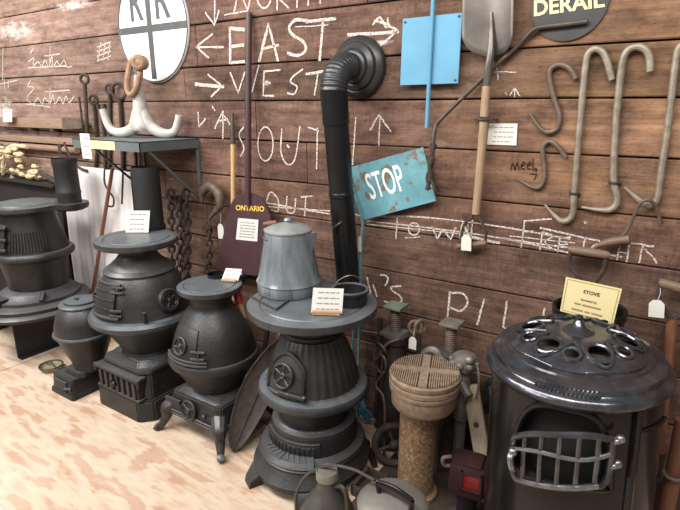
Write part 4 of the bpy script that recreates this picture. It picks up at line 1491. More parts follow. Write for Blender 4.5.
# --- big square-based stove
S2 = (-2.285, -.472)
t2 = thing('potbelly_stove', (S2[0], S2[1], 0), 'big black stove on a square cast base with a barred ash door', 'stove', 'pot-bellied stoves')
mb = MB().prism(rect(S2[0] - .01, S2[1], .225, .212, .06), 0, .115, S2, .985, .008)
build('plinth', mb, 'iron', t2)
mb = MB().prism(rect(S2[0], S2[1], .195, .185, .045), .113, .255, S2, .90, .006)
mb.prism(rect(S2[0], S2[1], .19, .18, .045), .250, .272, S2, .97, .005)
mb.prism(rect(S2[0], S2[1], .17, .16, .05), .268, .30, S2, .86, .006)
build('base', mb, 'iron_grey', t2)
fy = S2[1] - .196
mb = MB().box((S2[0] - .165, fy - .004, .118), (S2[0] + .165, fy + .06, .238), .005)
ad_ = build('ash_door', mb, 'iron', t2)
mb = MB()
for i in range(7):
    x = S2[0] - .14 + .28 * i / 6
    mb.box((x - .011, fy - .014, .128), (x + .011, fy, .216), .003)
mb.box((S2[0] - .18, fy - .02, .228), (S2[0] + .18, fy + .04, .246), .004)
mb.box((S2[0] - .175, fy - .016, .116), (S2[0] + .175, fy + .03, .128), .004)
build('grate_bars', mb, 'iron_grey', ad_)
mb = MB()
mb.ball((S2[0] - .02, fy - .022, .172), .02, (1, .7, 1))
mb.tube([(S2[0] - .02, fy - .025, .15), (S2[0] - .02, fy - .03, .205)], .008, 8)
build('latch', mb, 'iron', ad_)
mb = MB()
for sx_ in (-.18, .18):
    mb = MB().tube([(S2[0] + sx_, fy - .01, .205), (S2[0] + sx_, fy - .01, .245)], .01, 8)
    build('hinge', mb, 'iron', ad_)
bel2 = [(.135, .295), (.128, .315), (.15, .36), (.185, .42), (.215, .47), (.225, .482), (.262, .487), (.272, .50), (.272, .515), (.262, .53), (.238, .538), (.234, .55), (.225, .60), (.21, .65), (.19, .70), (.168, .745), (.14, .78), (.112, .805), (.094, .83), (.09, .85), (.10, .878)]
build('fire_pot', MB().lathe([p for p in bel2 if p[1] <= .483], (*S2, 0), 56), 'iron', t2)
build('belly_ring', MB().lathe([(.20, .47), (.262, .484), (.273, .498), (.2735, .514), (.262, .531), (.22, .54)], (*S2, 0), 64), 'iron_plate', t2)
be2 = [p for p in bel2 if p[1] >= .536]
build('belly', MB().lathe(be2, (*S2, 0), 56), 'iron_grey', t2)
# collar step round the shoulder
build('shoulder_ring', MB().lathe([(.16, .742), (.176, .74), (.178, .75), (.16, .765)], (*S2, 0), 56), 'iron_grey', t2)
d2 = -PI / 2 + .0
dr = build('feed_door', patch(S2, be2, d2 - .36, d2 + .34, .565, .715, .014, 14, 8, .05), 'iron', t2)
mb = MB()
for s in range(9):
    th = d2 - .30 + .58 * s / 8
    for z in (.60, .64, .68):
        p, n_, ta, u_ = frame_on(S2, be2, th, z)
        mb.ball(p + n_ * .014, .006, (1, 1, 1), 8)
build('relief_pattern', mb, 'iron_grey', dr)
for z in (.562, .718):
    mb = MB().tube([ang_pt(S2, prof_r(be2, z) + .014, d2 - .40 + .86 * i / 12, z) for i in range(13)], .008, 8)
    build('door_strap', mb, 'iron_grey', dr)
for z in (.585, .69):
    p, n_, ta, u_ = frame_on(S2, be2, d2 + .40, z)
    hinge(p + n_ * .006, n_, ta, u_, .018, t2, 'iron')
p, n_, ta, u_ = frame_on(S2, be2, -.04, .618)
mb = MB().torus(p + n_ * .006, .05, .012, n_, 28, 8)
build('draft_rim', mb, 'iron', t2)
wheel(p + n_ * .006, n_, ta, u_, .042, t2, 5, 'iron')
p, n_, ta, u_ = frame_on(S2, be2, -.62, .548)
build('damper_knob', MB().tube([p + n_ * .012 + Vector((0, 0, -.005)), p + n_ * .016 + Vector((0, 0, .04))], [.013, .011], 8), 'iron', t2)
top_plate(S2, .912, .203, .036, t2)
pp = Z(151, 229, .908)
build('flue_collar', MB().lathe([(.078, 0), (.08, .025), (.074, .025), (.074, .003)], (pp.x, pp.y, .905), 36), 'iron', t2)
t = thing('stovepipe', (pp.x, pp.y, .912), 'short plain black pipe standing on the square-based stove', 'stovepipe')
build('pipe', MB().lathe([(.071, 0), (.071, .33), (.068, .33), (.067, .02)], (pp.x, pp.y, .9165), 40), 'pipe_matt', t)
build('seam', MB().tube([(pp.x - .03, pp.y - .0655, .922), (pp.x - .03, pp.y - .0655, 1.235)], .003, 6), 'pipe_matt', t)
q0 = Z(125.5, 232.5, .918)
d0 = RT * pxw(23, q0) - Vector((FW.x, FW.y, 0)) * .0
q1 = q0 + d0
bk_ = Vector((-d0.y, d0.x, 0)).normalized()
cu_ = bk_ * .02 + Vector((0, 0, pxw(21.5, q0)))
card('information_card', q0, q1, q1 + cu_ + d0 * .1, q0 + cu_ + d0 * .1, 'white card propped before the pipe of the square-based stove', 4, 'paper')

# --- small two-piece stove
SB = (-2.66, -.60)
SBB = (-2.71, -.65)
tb = thing('potbelly_stove', (SB[0], SB[1], 0), 'smallest black stove, knee-high with a square foot and one thin pale ring', 'stove', 'pot-bellied stoves')
mb = MB().prism(rect(*SBB, .113, .108, .01), 0, .03, SBB, .97, .004)
mb.prism(rect(*SBB, .102, .098, .01), .028, .115, SBB, .93, .004)
mb.prism(rect(SBB[0] + .03, SBB[1] + .03, .088, .085, .03), .108, .14, (SBB[0] + .04, SBB[1] + .04), .9, .004)
build('base', mb, 'iron', tb)
mb = MB()
for z in (.045, .06, .075, .09):
    mb.box((SBB[0] - .07, SBB[1] - .104, z - .003), (SBB[0] + .055, SBB[1] - .085, z + .004), .001)
dd = build('ash_door', mb, 'iron_grey', tb)
build('latch', MB().tube([(SBB[0] + .07, SBB[1] - .112, .05), (SBB[0] + .07, SBB[1] - .114, .07), (SBB[0] + .10, SBB[1] - .10, .07)], .009, 8), 'iron_grey', tb)
belb = [(.082, .13), (.08, .15), (.092, .19), (.115, .25), (.138, .31), (.152, .345), (.153, .365), (.150, .40), (.143, .43), (.130, .47), (.112, .498), (.104, .51)]
build('fire_pot', MB().lathe([p for p in belb if p[1] <= .346], (*SB, 0), 48), 'iron', tb)
build('belly_ring', MB().lathe([(.14, .342), (.160, .346), (.164, .354), (.160, .362), (.14, .366)], (*SB, 0), 48), 'iron_plate', tb)
build('belly', MB().lathe([p for p in belb if p[1] >= .36], (*SB, 0), 48), 'iron_grey', tb)
build('top_plate', MB().lathe([(.09, .505), (.112, .507), (.114, .518), (.106, .524), (.085, .526), (.083, .536), (.07, .541), (.02, .543)], (*SB, 0), 40), 'iron_plate', tb)
mb = MB().box((SB[0] - .015, SB[1] - .03, .541), (SB[0] + .012, SB[1] - .012, .55), .002)
build('lid_slot', mb, 'iron', tb)
build('flue_collar', MB().lathe([(.037, 0), (.037, .05), (.032, .05), (.031, .01)], (SB[0] + .075, SB[1] + .07, .515), 28), 'iron', tb)

# --- leftmost stove on its sheet-metal stand
S1 = (-3.41, -.45)
ST = .29
t = thing('metal_bench', (S1[0], S1[1], 0), 'low black bent-sheet bench under the leftmost stove', 'stand')
bx0, bx1, by0, by1 = S1[0] - .62, S1[0] + .02, -.66, -.16
mb = MB()
mb.box((bx0, by0, ST - .008), (bx1, by1, ST))
build('bench_top', mb, 'pipe_matt', t, smooth=0)
for x in (bx0, bx1):
    mb = MB()
    mb.box((x - .004, by0, .0), (x + .004, by1, ST - .008))
    mb.box((x - .004, by0, .0), (x + .05, by1, .006))
    build('side_panel', mb, 'pipe_matt', t, smooth=0)
S1 = (S1[0] + .0, S1[1])
t1 = thing('potbelly_stove', (S1[0], S1[1], ST), 'leftmost large black stove with wide stepped hearth, standing on a low bench', 'stove', 'pot-bellied stoves')
def bulge1(th, r, z):
    d0 = (th + PI / 2 + PI) % (2 * PI) - PI
    return r * (1 + .16 * max(0, math.cos(d0)) ** 2 * (1 if z < .43 else 0))
mb = MB().lathe([(.28, ST + .001), (.315, ST + .010), (.32, ST + .03), (.305, ST + .043), (.292, ST + .047), (.292, ST + .068), (.275, ST + .078), (.245, ST + .086), (.24, ST + .105), (.21, ST + .113), (.19, ST + .135), (.178, ST + .15)], (*S1, 0), 64, None, bulge1)
build('base', mb, 'iron_grey', t1)
mb = MB()
mb.box((S1[0] - .13, S1[1] - .34, ST + .06), (S1[0] + .07, S1[1] - .21, ST + .13), .012)
build('ash_door', mb, 'iron', t1)
build('latch', MB().tube([ang_pt(S1, .25, -.45, ST + .11), ang_pt(S1, .20, -.35, ST + .15)], .014, 8), 'iron', t1)
bel1 = [(.165, .43), (.167, .445), (.178, .52), (.192, .60), (.205, .63), (.232, .642), (.24, .655), (.24, .67), (.23, .684), (.212, .69), (.205, .72), (.19, .78), (.176, .84), (.166, .89), (.165, .93)]
build('fire_pot', MB().lathe([p for p in bel1 if p[1] <= .635], (*S1, 0), 56), 'iron', t1)
build('belly_ring', MB().lathe([(.19, .625), (.231, .64), (.241, .654), (.241, .67), (.23, .686), (.19, .692)], (*S1, 0), 56), 'iron_grey', t1)
be1 = [p for p in bel1 if p[1] >= .688]
build('belly', MB().lathe(be1, (*S1, 0), 56), 'iron', t1)
d1 = -PI / 2
# fluted band beside the door
mb = MB()
for i in range(13):
    th = -1.05 + 1.0 * i / 12
    mb.tube([ang_pt(S1, prof_r(be1, .705) + .001, th, .705), ang_pt(S1, prof_r(be1, .82) + .001, th, .82)], .006, 6)
build('fluted_band', mb, 'iron_grey', t1)
dr = build('feed_door', patch(S1, be1, d1 - .45, d1 + .4, .715, .87, .02, 12, 6, .05), 'iron_grey', t1)
mb = MB()
for z in (.725, .785, .855):
    mb.tube([ang_pt(S1, prof_r(be1, z) + .028, d1 - .5 + 1.0 * i / 10, z) for i in range(11)], .01, 8)
build('strap_hinge', mb, 'iron', dr)
ea = math.atan2(1, .12)
top_plate(S1, .972, .214, .036, t1, 'iron_plate', True)
build('top_lid', MB().lathe([(.165, .971), (.155, .981), (.14, .984), (.02, .99)], (*S1, 0), 48), 'iron_plate', t1)
pq = Z(70, 202, .972)
mb = MB()
c2 = Vector((pq.x, pq.y, 0))
d0 = (Vector((S1[0], S1[1], 0)) - c2)
mb.lathe([(.08, .925), (.103, .937), (.11, .957), (.106, .972), (.06, .973)], (pq.x, pq.y, 0), 40)
dn = d0.normalized(); sn = Vector((-dn.y, dn.x, 0))
pb = [c2 + sn * .105, c2 - sn * .105, c2 + d0 * .6 - sn * .12, c2 + d0 * .6 + sn * .12]
mb.prism([(p.x, p.y) for p in pb], .942, .971, (c2.x, c2.y), 1.0)
build('flue_extension', mb, 'iron', t1)
t = thing('stovepipe', (pq.x, pq.y, .975), 'short dark pipe standing on the leftmost stove', 'stovepipe')
build('pipe', MB().lathe([(.070, 0), (.070, .05), (.0725, .055), (.0725, .07), (.0695, .075), (.0695, .225), (.073, .23), (.073, .272), (.069, .272), (.067, .02)], (pq.x, pq.y, .9735), 40), 'pipe_matt', t)

# small round metal tray on the floor beside the smallest stove
p = Z(51, 365, .03)
t = thing('small_tray', (p.x, p.y, 0), 'small round wire-rimmed dish on the floor left of the smallest stove', 'dish')
build('dish', MB().lathe([(.045, .0), (.062, .016), (.066, .026), (.060, .026), (.05, .012), (.01, .010)], (p.x, p.y, 0), 28), 'leaf', t)
mb = MB().torus((p.x, p.y, .03), .065, .005, (0, 0, 1), 28, 6)
mb.tube([(p.x - .06, p.y, .03), (p.x, p.y, .055), (p.x + .06, p.y, .03)], .005, 6)
build('wire_rim', mb, 'bar_dark', t)

# green cylinder at the left edge
p = Z(-2, 290, 0)
build('green_canister', MB().lathe([(.07, 0), (.078, .01), (.078, .30), (.07, .315), (.03, .32), (.03, .345), (.01, .35)], (-4.02, -.55, 0), 28), 'green', None, label='green canister half out of frame left of the leftmost stove', cat='canister')

# ------------------------------------------------------------------ scoop blade leaning between the stoves
t = thing('scoop_shovel', Z(236, 449, 0), 'dark pointed scoop blade standing on the floor against the big stove', 'shovel')
out = [(279.5, 336), (270, 343), (258, 356), (246, 373), (236, 394), (229.5, 417), (227, 436), (229, 447), (234, 450.5), (241, 446), (250, 434), (259, 419), (268, 402), (275, 386), (281, 366), (282.5, 348)]
tp, btm = A(282, 336, -.34), Z(238, 452, .008)
ax = (tp - btm)
L_ = ax.length
ax.normalize()
vn = (CAM - (tp + btm) / 2)
vn = (vn - ax * vn.dot(ax)).normalized()
wd_ = ax.cross(vn)
def on_plane(px, py):
    r = FW * F + RT * (px - 340) - UP * (py - 255)
    return CAM + r * ((btm - CAM).dot(vn) / r.dot(vn))
pts = [on_plane(px + 1.5, py) for px, py in out]
cen = sum(pts, Vector()) / len(pts)
mb = MB()
rings = []
for s in (1.0, .93, .8, .6, .35, .12):
    ring = []
    for p in spline(pts, 3, True):
        q_ = cen + (p - cen) * s
        dpt = -.02 * (1 - s * s) + (.006 if s == 1.0 else 0)
        ring.append(q_ + vn * dpt)
    rings.append(ring)
V = mb.quad_grid(rings, False, True)
mb.face(V[-1])
o = build('blade', mb, 'bar_dark', t, smooth=60)
sm_ = o.modifiers.new('thickness', 'SOLIDIFY'); sm_.thickness = .004
mb = MB().tube(spline([on_plane(235, 448) - vn * .0, on_plane(244, 425) - vn * .010, on_plane(258, 392) - vn * .014, on_plane(272, 355) - vn * .015, on_plane(279, 336)], 4), .006, 6)
build('centre_rib', mb, 'bar_dark', t)
build('handle', MB().tube([on_plane(278, 340) - vn * .01, on_plane(279, 336) + ax * .1 - vn * .06], .014, 8), 'bar_dark', t)

# short grey rod standing behind the scoop
p0_ = A(269, 322, -.22)
build('iron_rod', MB().tube([p0_, Vector((p0_.x - .06, -.30, .005))], .013, 8), 'bar_dark', None, label='plain grey rod standing behind the scoop under the big stove top', cat='rod')

# ------------------------------------------------------------------ oil can and grey canister at the front
oc = Vector((-.895, -.775, 0))
t = thing('oil_can', oc, 'dull tin can with a capped neck and a tall wire handle, at the front', 'can')
prof = [(.095, 0), (.10, .01), (.10, .12), (.096, .15), (.08, .185), (.06, .215), (.043, .24), (.036, .255), (.034, .285)]
build('can_body', MB().lathe(prof, oc, 44), 'can_dark', t)
build('cap', MB().lathe([(.036, .283), (.04, .287), (.04, .312), (.036, .318), (.034, .314), (.012, .316)], oc, 28), 'can_grey', t)
# wire handle: rises from the left flank, over the can, down to the right
hp = [A(296, 512, -.80), A(297, 492, -.79), A(308, 474, -.78), A(330, 465.5, -.77), A(352, 469, -.755), A(366, 475.5, -.765), A(375, 480.5, -.775)]
hp[0] = oc + Vector((-.098, -.02, .12)) if False else hp[0]
build('handle', MB().tube(spline(hp, 6), .0058, 8), 'can_dark', t)
build('handle_lug', MB().tube([A(296, 515, -.80), oc + Vector((-.097, 0, .13))], .007, 8), 'can_dark', t)
mb = MB().tube(spline([oc + Vector((.03, .0, .262)), oc + Vector((.06, 0, .275)), oc + Vector((.08, 0, .25)), oc + Vector((.085, 0, .17))], 5), .009, 8)
build('spout', mb, 'can_dark', t)

pc = Vector((-.640, -.765, 0))
t = thing('grey_canister', pc, 'round grey canister with a domed lid and black strap handle, at the front', 'canister')
build('canister_body', MB().lathe([(.102, 0), (.11, .008), (.112, .27), (.116, .278), (.116, .288), (.109, .292)], pc, 48), 'can_grey', t)
build('lid', MB().lathe([(.116, .286), (.118, .294), (.112, .302), (.088, .316), (.05, .326), (.01, .329)], pc, 48), 'can_grey', t)
ha, hb = Z(378, 483, .36), Z(412, 501, .357)
mid = (ha + hb) / 2 + Vector((0, 0, .010))
st = t
mb = MB().tube(spline([ha, mid, hb], 6), [.013] * 13, 10, False, True, .7)
h_ = build('strap_handle', mb, 'iron_black', t)
mb = MB()
for e in (ha, hb):
    mb = MB()
    b_ = Vector((pc.x + (e.x - pc.x) * .9, pc.y + (e.y - pc.y) * .9, .30))
    mb.tube([e, (e + b_) / 2 + Vector((.002, 0, 0)), b_], .009, 8)
    build('handle_post', mb, 'iron_black', h_)

# ------------------------------------------------------------------ rusty capped post
PC = Z(425, 370, .57)
PX = (PC.x, PC.y)
t = thing('cast_post', (PX[0], PX[1], 0), 'rusty round iron post under a thick ribbed cap marked with a cross', 'post')
build('post', MB().lathe([(.09, 0), (.09, .02), (.074, .03), (.074, .42), (.078, .43)], (PX[0] - .018, PX[1], 0), 40), 'rust_post', t)
rp = .112
build('cap', MB().lathe([(.075, .415), (.115, .42), (.126, .435), (.128, .492), (.134, .495), (.136, .508), (.131, .512), (.137, .516), (.138, .532), (.134, .536), (.137, .54), (.138, .558), (.131, .564), (.02, .565)], (*PX, 0), 56), 'rust_cap', t)
mb = MB()
ca = math.radians(20)
ux, uy = Vector((math.cos(ca), math.sin(ca), 0)), Vector((-math.sin(ca), math.cos(ca), 0))
C0 = Vector((PX[0], PX[1], .565))
rc_ = .130
for d0, hz_ in ((ux, .0085), (uy, .0078)):
    mb.sheet([C0 + d0 * rc_ * s1 + d0.cross(Vector((0, 0, 1))) * .016 * s2 + Vector((0, 0, hz_)) for s1, s2 in ((-1, -1), (1, -1), (1, 1), (-1, 1))], (0, 0, 1), .0078)
for k_ in range(-15, 16):
    o_ = k_ * .0082
    if abs(o_) < .017 or abs(o_) > rc_ - .006:
        continue
    half = math.sqrt(rc_ ** 2 - o_ ** 2)
    for s in (-1, 1):
        if half < .02:
            continue
        a_, b_ = C0 + ux * o_ + uy * (.014 * s), C0 + ux * o_ + uy * (half * s)
        e = ux * .0026
        mb.sheet([a_ - e + Vector((0, 0, .007)), a_ + e + Vector((0, 0, .007)), b_ + e + Vector((0, 0, .007)), b_ - e + Vector((0, 0, .007))], (0, 0, 1), .007)
build('ribbed_top', mb, 'rust_cap', t, smooth=0)
build('groove_floor', MB().disc(C0 + Vector((0, 0, .0012)), (0, 0, 1), rc_ - .001, .002, 48, (0, 1, 0)), 'rust_dark', t)

# ------------------------------------------------------------------ plank and red lamp
t = thing('pale_plank', Vector((-.50, -.42, 0)), 'pale worn wooden plank with a bolt hole leaning behind the red lamp', 'plank')
bt, tt_ = A(482, 458, -.23), A(469.5, 385, -.17)
dn = (tt_ - bt).normalized()
bt2 = bt - dn * ((bt.z - .016) / dn.z)
wv = pxw(8, bt)
wd = Vector((1, 0, 0)); wd = (wd - dn * wd.dot(dn)).normalized()
nn = wd.cross(dn).normalized()
if nn.y > 0:
    nn = -nn
mb = MB().sheet([bt2 - wd * wv, bt2 + wd * wv, tt_ + wd * wv, tt_ - wd * wv], nn, .022, .003)
build('board', mb, 'wood_pale', t)
hc = bt2.lerp(tt_, .66)
build('bolt', MB().disc(hc + nn * .004, nn, .011, .01, 14), 'ink_dark', t)
build('bolt', MB().disc(bt2.lerp(tt_, .92) + nn * .004 - wd * wv * .8, nn, .010, .012, 14), 'rust_dark', t)

lc = A(469, 475, -.37)
t = thing('switch_lamp', (lc.x, lc.y, 0), 'dark red railroad lamp with a square red lens before the plank', 'lamp')
rot = Matrix.Translation(Vector((lc.x, lc.y, 0))) @ Matrix.Rotation(math.radians(8), 4, 'Z')
zl = lc.z
mb = MB().box((-.066, -.06, zl - .06), (.066, .06, zl + .065), .01, rot)
mb.box((-.05, -.045, zl + .062), (.05, .045, zl + .078), .006, rot)
build('lamp_body', mb, 'red_dark', t)
mb = MB().box((-.012, -.066, zl - .012), (.052, -.058, zl + .05), .003, rot)
ln = build('lens', mb, 'lens', t)
mb = MB()
for lo, hi in (((-.019, -.07, zl - .02), (-.011, -.056, zl + .058)), ((.051, -.07, zl - .02), (.059, -.056, zl + .058)), ((-.019, -.07, zl + .05), (.059, -.056, zl + .058)), ((-.019, -.07, zl - .02), (.059, -.056, zl - .012))):
    mb.box(lo, hi, .001, rot)
build('lens_frame', mb, 'red_dark', t, smooth=0)
lb = zl - .06
build('lamp_foot', MB().lathe([(.06, 0), (.065, .01), (.04, .03), (.035, lb * .5), (.05, lb - .01), (.055, lb + .002)], (lc.x, lc.y, 0), 28), 'iron', t)
mb = MB().tube(spline([rot @ Vector((-.066, 0, zl + .02)), rot @ Vector((-.095, -.01, zl + .02)), rot @ Vector((-.1, -.01, zl + .05)), rot @ Vector((-.07, 0, zl + .06))], 5), .008, 8)
build('side_bracket', mb, 'steel_small', t)

# number plate
q = [A(484, 403, -.05), A(497, 404, -.05), A(498, 383, -.05), A(485, 382, -.05)]
t = thing('number_plate', A(490, 404, -.05), 'small black plate with pale upright digits between plank and large stove', 'sign')
build('plate', MB().sheet(q, (0, -1, 0), .045), 'sign_black', t, smooth=0)
build('lettering', text_mb('070', A(493.5, 400, -.051), A(492.5, 386, -.051), A(489, 386, -.051), A(490, 400, -.051), (0, -.0005, 0), .01), 'ink', t, smooth=0)

# ------------------------------------------------------------------ jacks and iron odds and ends between the stoves
def screw_jack(px, py, y, zfoot, plate_mat, label, clamp):
    c = A(px, py, y)
    t = thing('screw_jack', (c.x, c.y, 0), label, 'jack')
    build('head_plate', MB().box((c.x - .042, c.y - .042, c.z - .014), (c.x + .042, c.y + .042, c.z), .003), plate_mat, t)
    mb = MB()
    P = []
    zt_ = c.z - .012
    for k_ in range(60):
        z = zt_ - .14 * k_ / 59
        P.append((.022 + (.003 if k_ % 4 < 2 else 0), z))
    mb.lathe(P[::-1], (c.x, c.y, 0), 20)
    build('screw', mb, 'steel_small', t)
    zb_ = zt_ - .13
    build('jack_body', MB().lathe([(.085, 0), (.088, .01), (.085, .025), (.07, .06), (.056, zb_ * .6), (.05, zb_ - .04), (.06, zb_ - .035), (.062, zb_), (.05, zb_ + .008), (.026, zb_ + .01)], (c.x, c.y, 0), 32), 'jack', t)
    if clamp:
        mb = MB()
        mb.torus((c.x - .03, c.y - .07, zb_ - .13), .042, .007, (.4, 1, .2), 22, 8, .75, 1.35)
        mb.torus((c.x - .03, c.y - .075, zb_ - .05), .03, .006, (.4, 1, .5), 22, 8)
        mb.tube(spline([(c.x - .085, c.y - .03, zb_ - .11), (c.x - .06, c.y - .07, zb_ - .12), (c.x, c.y - .075, zb_ - .02), (c.x + .05, c.y - .03, zb_)], 5), .008, 8)
        build('clamp', mb, 'steel_small', t)
        build('collar_plate', MB().box((c.x - .055, c.y - .05, zb_ + .0), (c.x + .05, c.y + .045, zb_ + .014), .003), 'steel_plate', t)
    return c, t


screw_jack(396, 304.5, -.10, 0, 'steel_green', 'old screw jack with a green top plate and ring clamp, behind the post', True)
screw_jack(452, 321.5, -.10, 0, 'steel_plate', 'old screw jack with a bare steel top plate under the chalk letter P', False)

# eye bolt with tag
c = A(419, 327, -.19)
t = thing('eye_bolt', (c.x, c.y, 0), 'tall iron eye bolt with two rings standing between the jacks', 'bolt')
mb = MB().torus(c + Vector((.006, 0, .004)), .026, .008, (.9, -.5, .1), 22, 8)
mb.torus(c + Vector((-.012, -.01, 0)), .026, .008, (.5, -.9, .1), 22, 8)
build('ring', mb, 'steel_small', t)
build('shank', MB().tube([c + Vector((0, 0, -.022)), c + Vector((.003, .01, -.25)), Vector((c.x, c.y + .02, .0))], .012, 10), 'jack', t)
build('collar', MB().lathe([(.035, 0), (.035, .02), (.018, .03)], (c.x, c.y + .02, 0), 20), 'jack', t)
price_tag(A(413, 337, -.225), (.034, .055), 'white tag hanging from the eye bolt between the jacks', 0, None, A(414, 325, -.215))
P = [A(424, 362, -.20), A(425, 353, -.20), A(433, 350, -.20), A(439, 356, -.20), A(441, 374, -.20)]
build('bent_pipe', MB().tube(spline(P + [Vector((P[-1].x - .01, -.2, .004))], 5), .017, 10), 'steel_plate', None, label='pale bent pipe end between the jacks behind the post cap', cat='pipe')

# cluster of iron fittings behind the post
t = thing('hose_coupling', A(464.5, 372, -.175), 'knobbly pale iron coupling beside the right-hand jack', 'fitting')
mb = MB()
cq = A(464.5, 360, -.175)
mb.lathe([(.02, -.28), (.03, -.27), (.03, -.05), (.048, -.035), (.052, 0), (.046, .02), (.03, .03)], cq, 20)
for k_ in range(8):
    a = k_ * PI / 4
    mb.ball(cq + Vector((math.cos(a) * .05, math.sin(a) * .05, -.008)), .016, (1, 1, 1), 8)
for z in (.0,):
    mb.ball(cq + Vector((.03, -.03, .02)), .02)
mb.tube([cq + Vector((0, 0, -.28)), Vector((cq.x, cq.y, .003))], .025, 10)
build('coupling_body', mb, 'steel_plate', t)
build('side_pipe', MB().tube([cq + Vector((.0, -.02, -.10)), cq + Vector((.045, -.05, -.13))], .022, 10), 'steel_plate', t)
build('wire', MB().tube(spline([cq + Vector((.06, -.02, .0)), cq + Vector((.075, -.03, -.05)), cq + Vector((.07, -.03, -.14))], 4), .005, 6), 'steel_plate', t)

# iron wheel leaning behind the post
c = Vector((-.895, -.25, 0))
t = thing('iron_handwheel', (c.x, c.y, c.z - .1), 'dark spoked iron wheel leaning in the clutter left of the post', 'wheel')
wn_ = Vector((.55, -1, .18)).normalized()
Rw = .088
c.z = Rw + .017
mb = MB().torus(c, Rw, .016, wn_, 36, 10)
build('rim', mb, 'rust_dark', t)
u_ = wn_.cross(Vector((0, 0, 1))).normalized(); w_ = wn_.cross(u_)
mb = MB()
for k_ in range(4):
    a = k_ * PI / 2 + .4
    mb.tube([c, c + (u_ * math.cos(a) + w_ * math.sin(a)) * Rw], .008, 8)
mb.ball(c, .024)
build('spokes', mb, 'rust_dark', t)

# pipes and bars lying and standing in the clutter
def bar(name, a, b_, r, mat, label, cat='pipe'):
    return build(name, MB().tube([a, a.lerp(b_, .5), b_], r, 10), mat, None, label=label, cat=cat)


bar('red_pipe', Vector((-1.03, -.235, .014)), Vector((-.955, -.32, .014)), .014, 'red_dark', 'short dark red bar lying in the clutter under the blue rag')
bar('crowbar', Vector((-.60, -.035, .012)), A(456, 372, -.02), .011, 'rust_dark', 'dark crowbar standing against the wall behind the pale plank', 'bar')
bar('crowbar', Vector((-1.10, -.05, .012)), A(380, 318, -.022), .012, 'bar_dark', 'dark bar standing against the wall left of the green-topped jack', 'bar')
bar('iron_rod', A(362, 331, -.03), A(410, 338, -.03), .006, 'steel_small', 'thin level rod behind the green-topped jack', 'rod')
P = spline([A(384, 372, -.2), A(376, 385, -.2), A(383, 396, -.22), A(385, 412, -.24)], 5)
build('bent_rod', MB().tube(P + [Vector((P[-1].x, P[-1].y, .006))], .006, 7), 'steel_small', None, label='thin bent rod left of the rusty post', cat='rod')
# cast block behind
t = thing('cast_block', (-.85, -.05, 0), 'dark iron block with a flange standing under the jacks', 'iron block')
mb = MB().box((-.885, -.085, 0), (-.815, -.012, .28), .012)
mb.box((-.89, -.09, .2), (-.81, -.01, .225), .004)
build('block', mb, 'jack', t)
t = thing('rusty_pan', (-.88, -.40, 0), 'brown rusty shallow pan on the floor left of the rusty post', 'pan')
mb = MB().box((-.955, -.52, 0), (-.85, -.38, .016), .004)
mb.box((-.955, -.52, .012), (-.945, -.38, .05), .002); mb.box((-.86, -.52, .012), (-.85, -.38, .05), .002)
mb.box((-.955, -.52, .012), (-.85, -.51, .05), .002); mb.box((-.955, -.39, .012), (-.85, -.38, .05), .002)
build('pan', mb, 'rust_dark', t)
build('dark_floor_sheet', MB().box((-.93, -.60, 0), (-.36, -.02, .003)), 'rust_dark', None, label='dark brown sheet added to darken the floor under the post and jacks', cat='sheet')  # added sheet, darkens the floor beneath the clutter
# blue rag tied on the rod
P = spline([A(361, 391, -.06), A(359, 398, -.065), A(363, 406, -.07), A(361, 412, -.07), A(367, 414, -.065), A(365, 418, -.065), A(371, 419, -.06)], 5)
n = len(P)
t = thing('blue_rag', P[0], 'bright blue twisted rag tied low on the STOP flag rod', 'rag')
mb = MB().tube(P, [.012 + .007 * math.sin(i * 1.1) ** 2 for i in range(n)], 8, False, True, .5)
mb.tube(spline([A(357, 395, -.065), A(361, 405, -.073), A(366, 410, -.075), A(370, 416, -.065)], 6), .01, 8, False, True, .5)
build('rag', mb, 'rag', t)
build('frayed_end', MB().tube([P[-1], P[-1] + Vector((.03, 0, .004))], [.008, .004], 6), 'wood_tip', t)

# ------------------------------------------------------------------ the round oak heater at right
SO = (-.163, -.445)
to = thing('oak_stove', (SO[0], SO[1], 0), 'broad glossy black round heater with pierced domed lid and open barred door', 'stove')
BR = .240
# body shell with an arched front opening
mb = MB()
seg, nz = 120, 52
z0, z1 = .16, .80
open_c, open_h = math.radians(-86), math.radians(31)
oz0, oz1 = .535, .765


def in_open(th, z, grow=0.0):
    d0 = (th - open_c + PI) % (2 * PI) - PI
    u = d0 / (open_h + grow)
    if abs(u) >= 1 or z < oz0 - grow * .3:
        return False
    return z < oz0 + (oz1 - oz0 + grow * .3) * (1 - abs(u) ** 3.2) ** (1 / 2.2)


V = []
for j in range(nz + 1):
    z = z0 + (z1 - z0) * j / nz
    V.append([mb.bm.verts.new(ang_pt(SO, BR + .012 * (1 - j / nz), 2 * PI * k_ / seg, z)) for k_ in range(seg)])
for j in range(nz):
    for k_ in range(seg):
        th = 2 * PI * (k_ + .5) / seg
        z = z0 + (z1 - z0) * (j + .5) / nz
        if in_open(th, z):
            continue
        mb.face((V[j][k_], V[j][(k_ + 1) % seg], V[j + 1][(k_ + 1) % seg], V[j + 1][k_]))
build('body', mb, 'iron_black', to)
build('firebox', MB().lathe([(.01, .24), (.2, .245), (.205, .26), (.212, .3), (.212, .79)], (*SO, 0), 48, None, None, False), 'near_black', to)
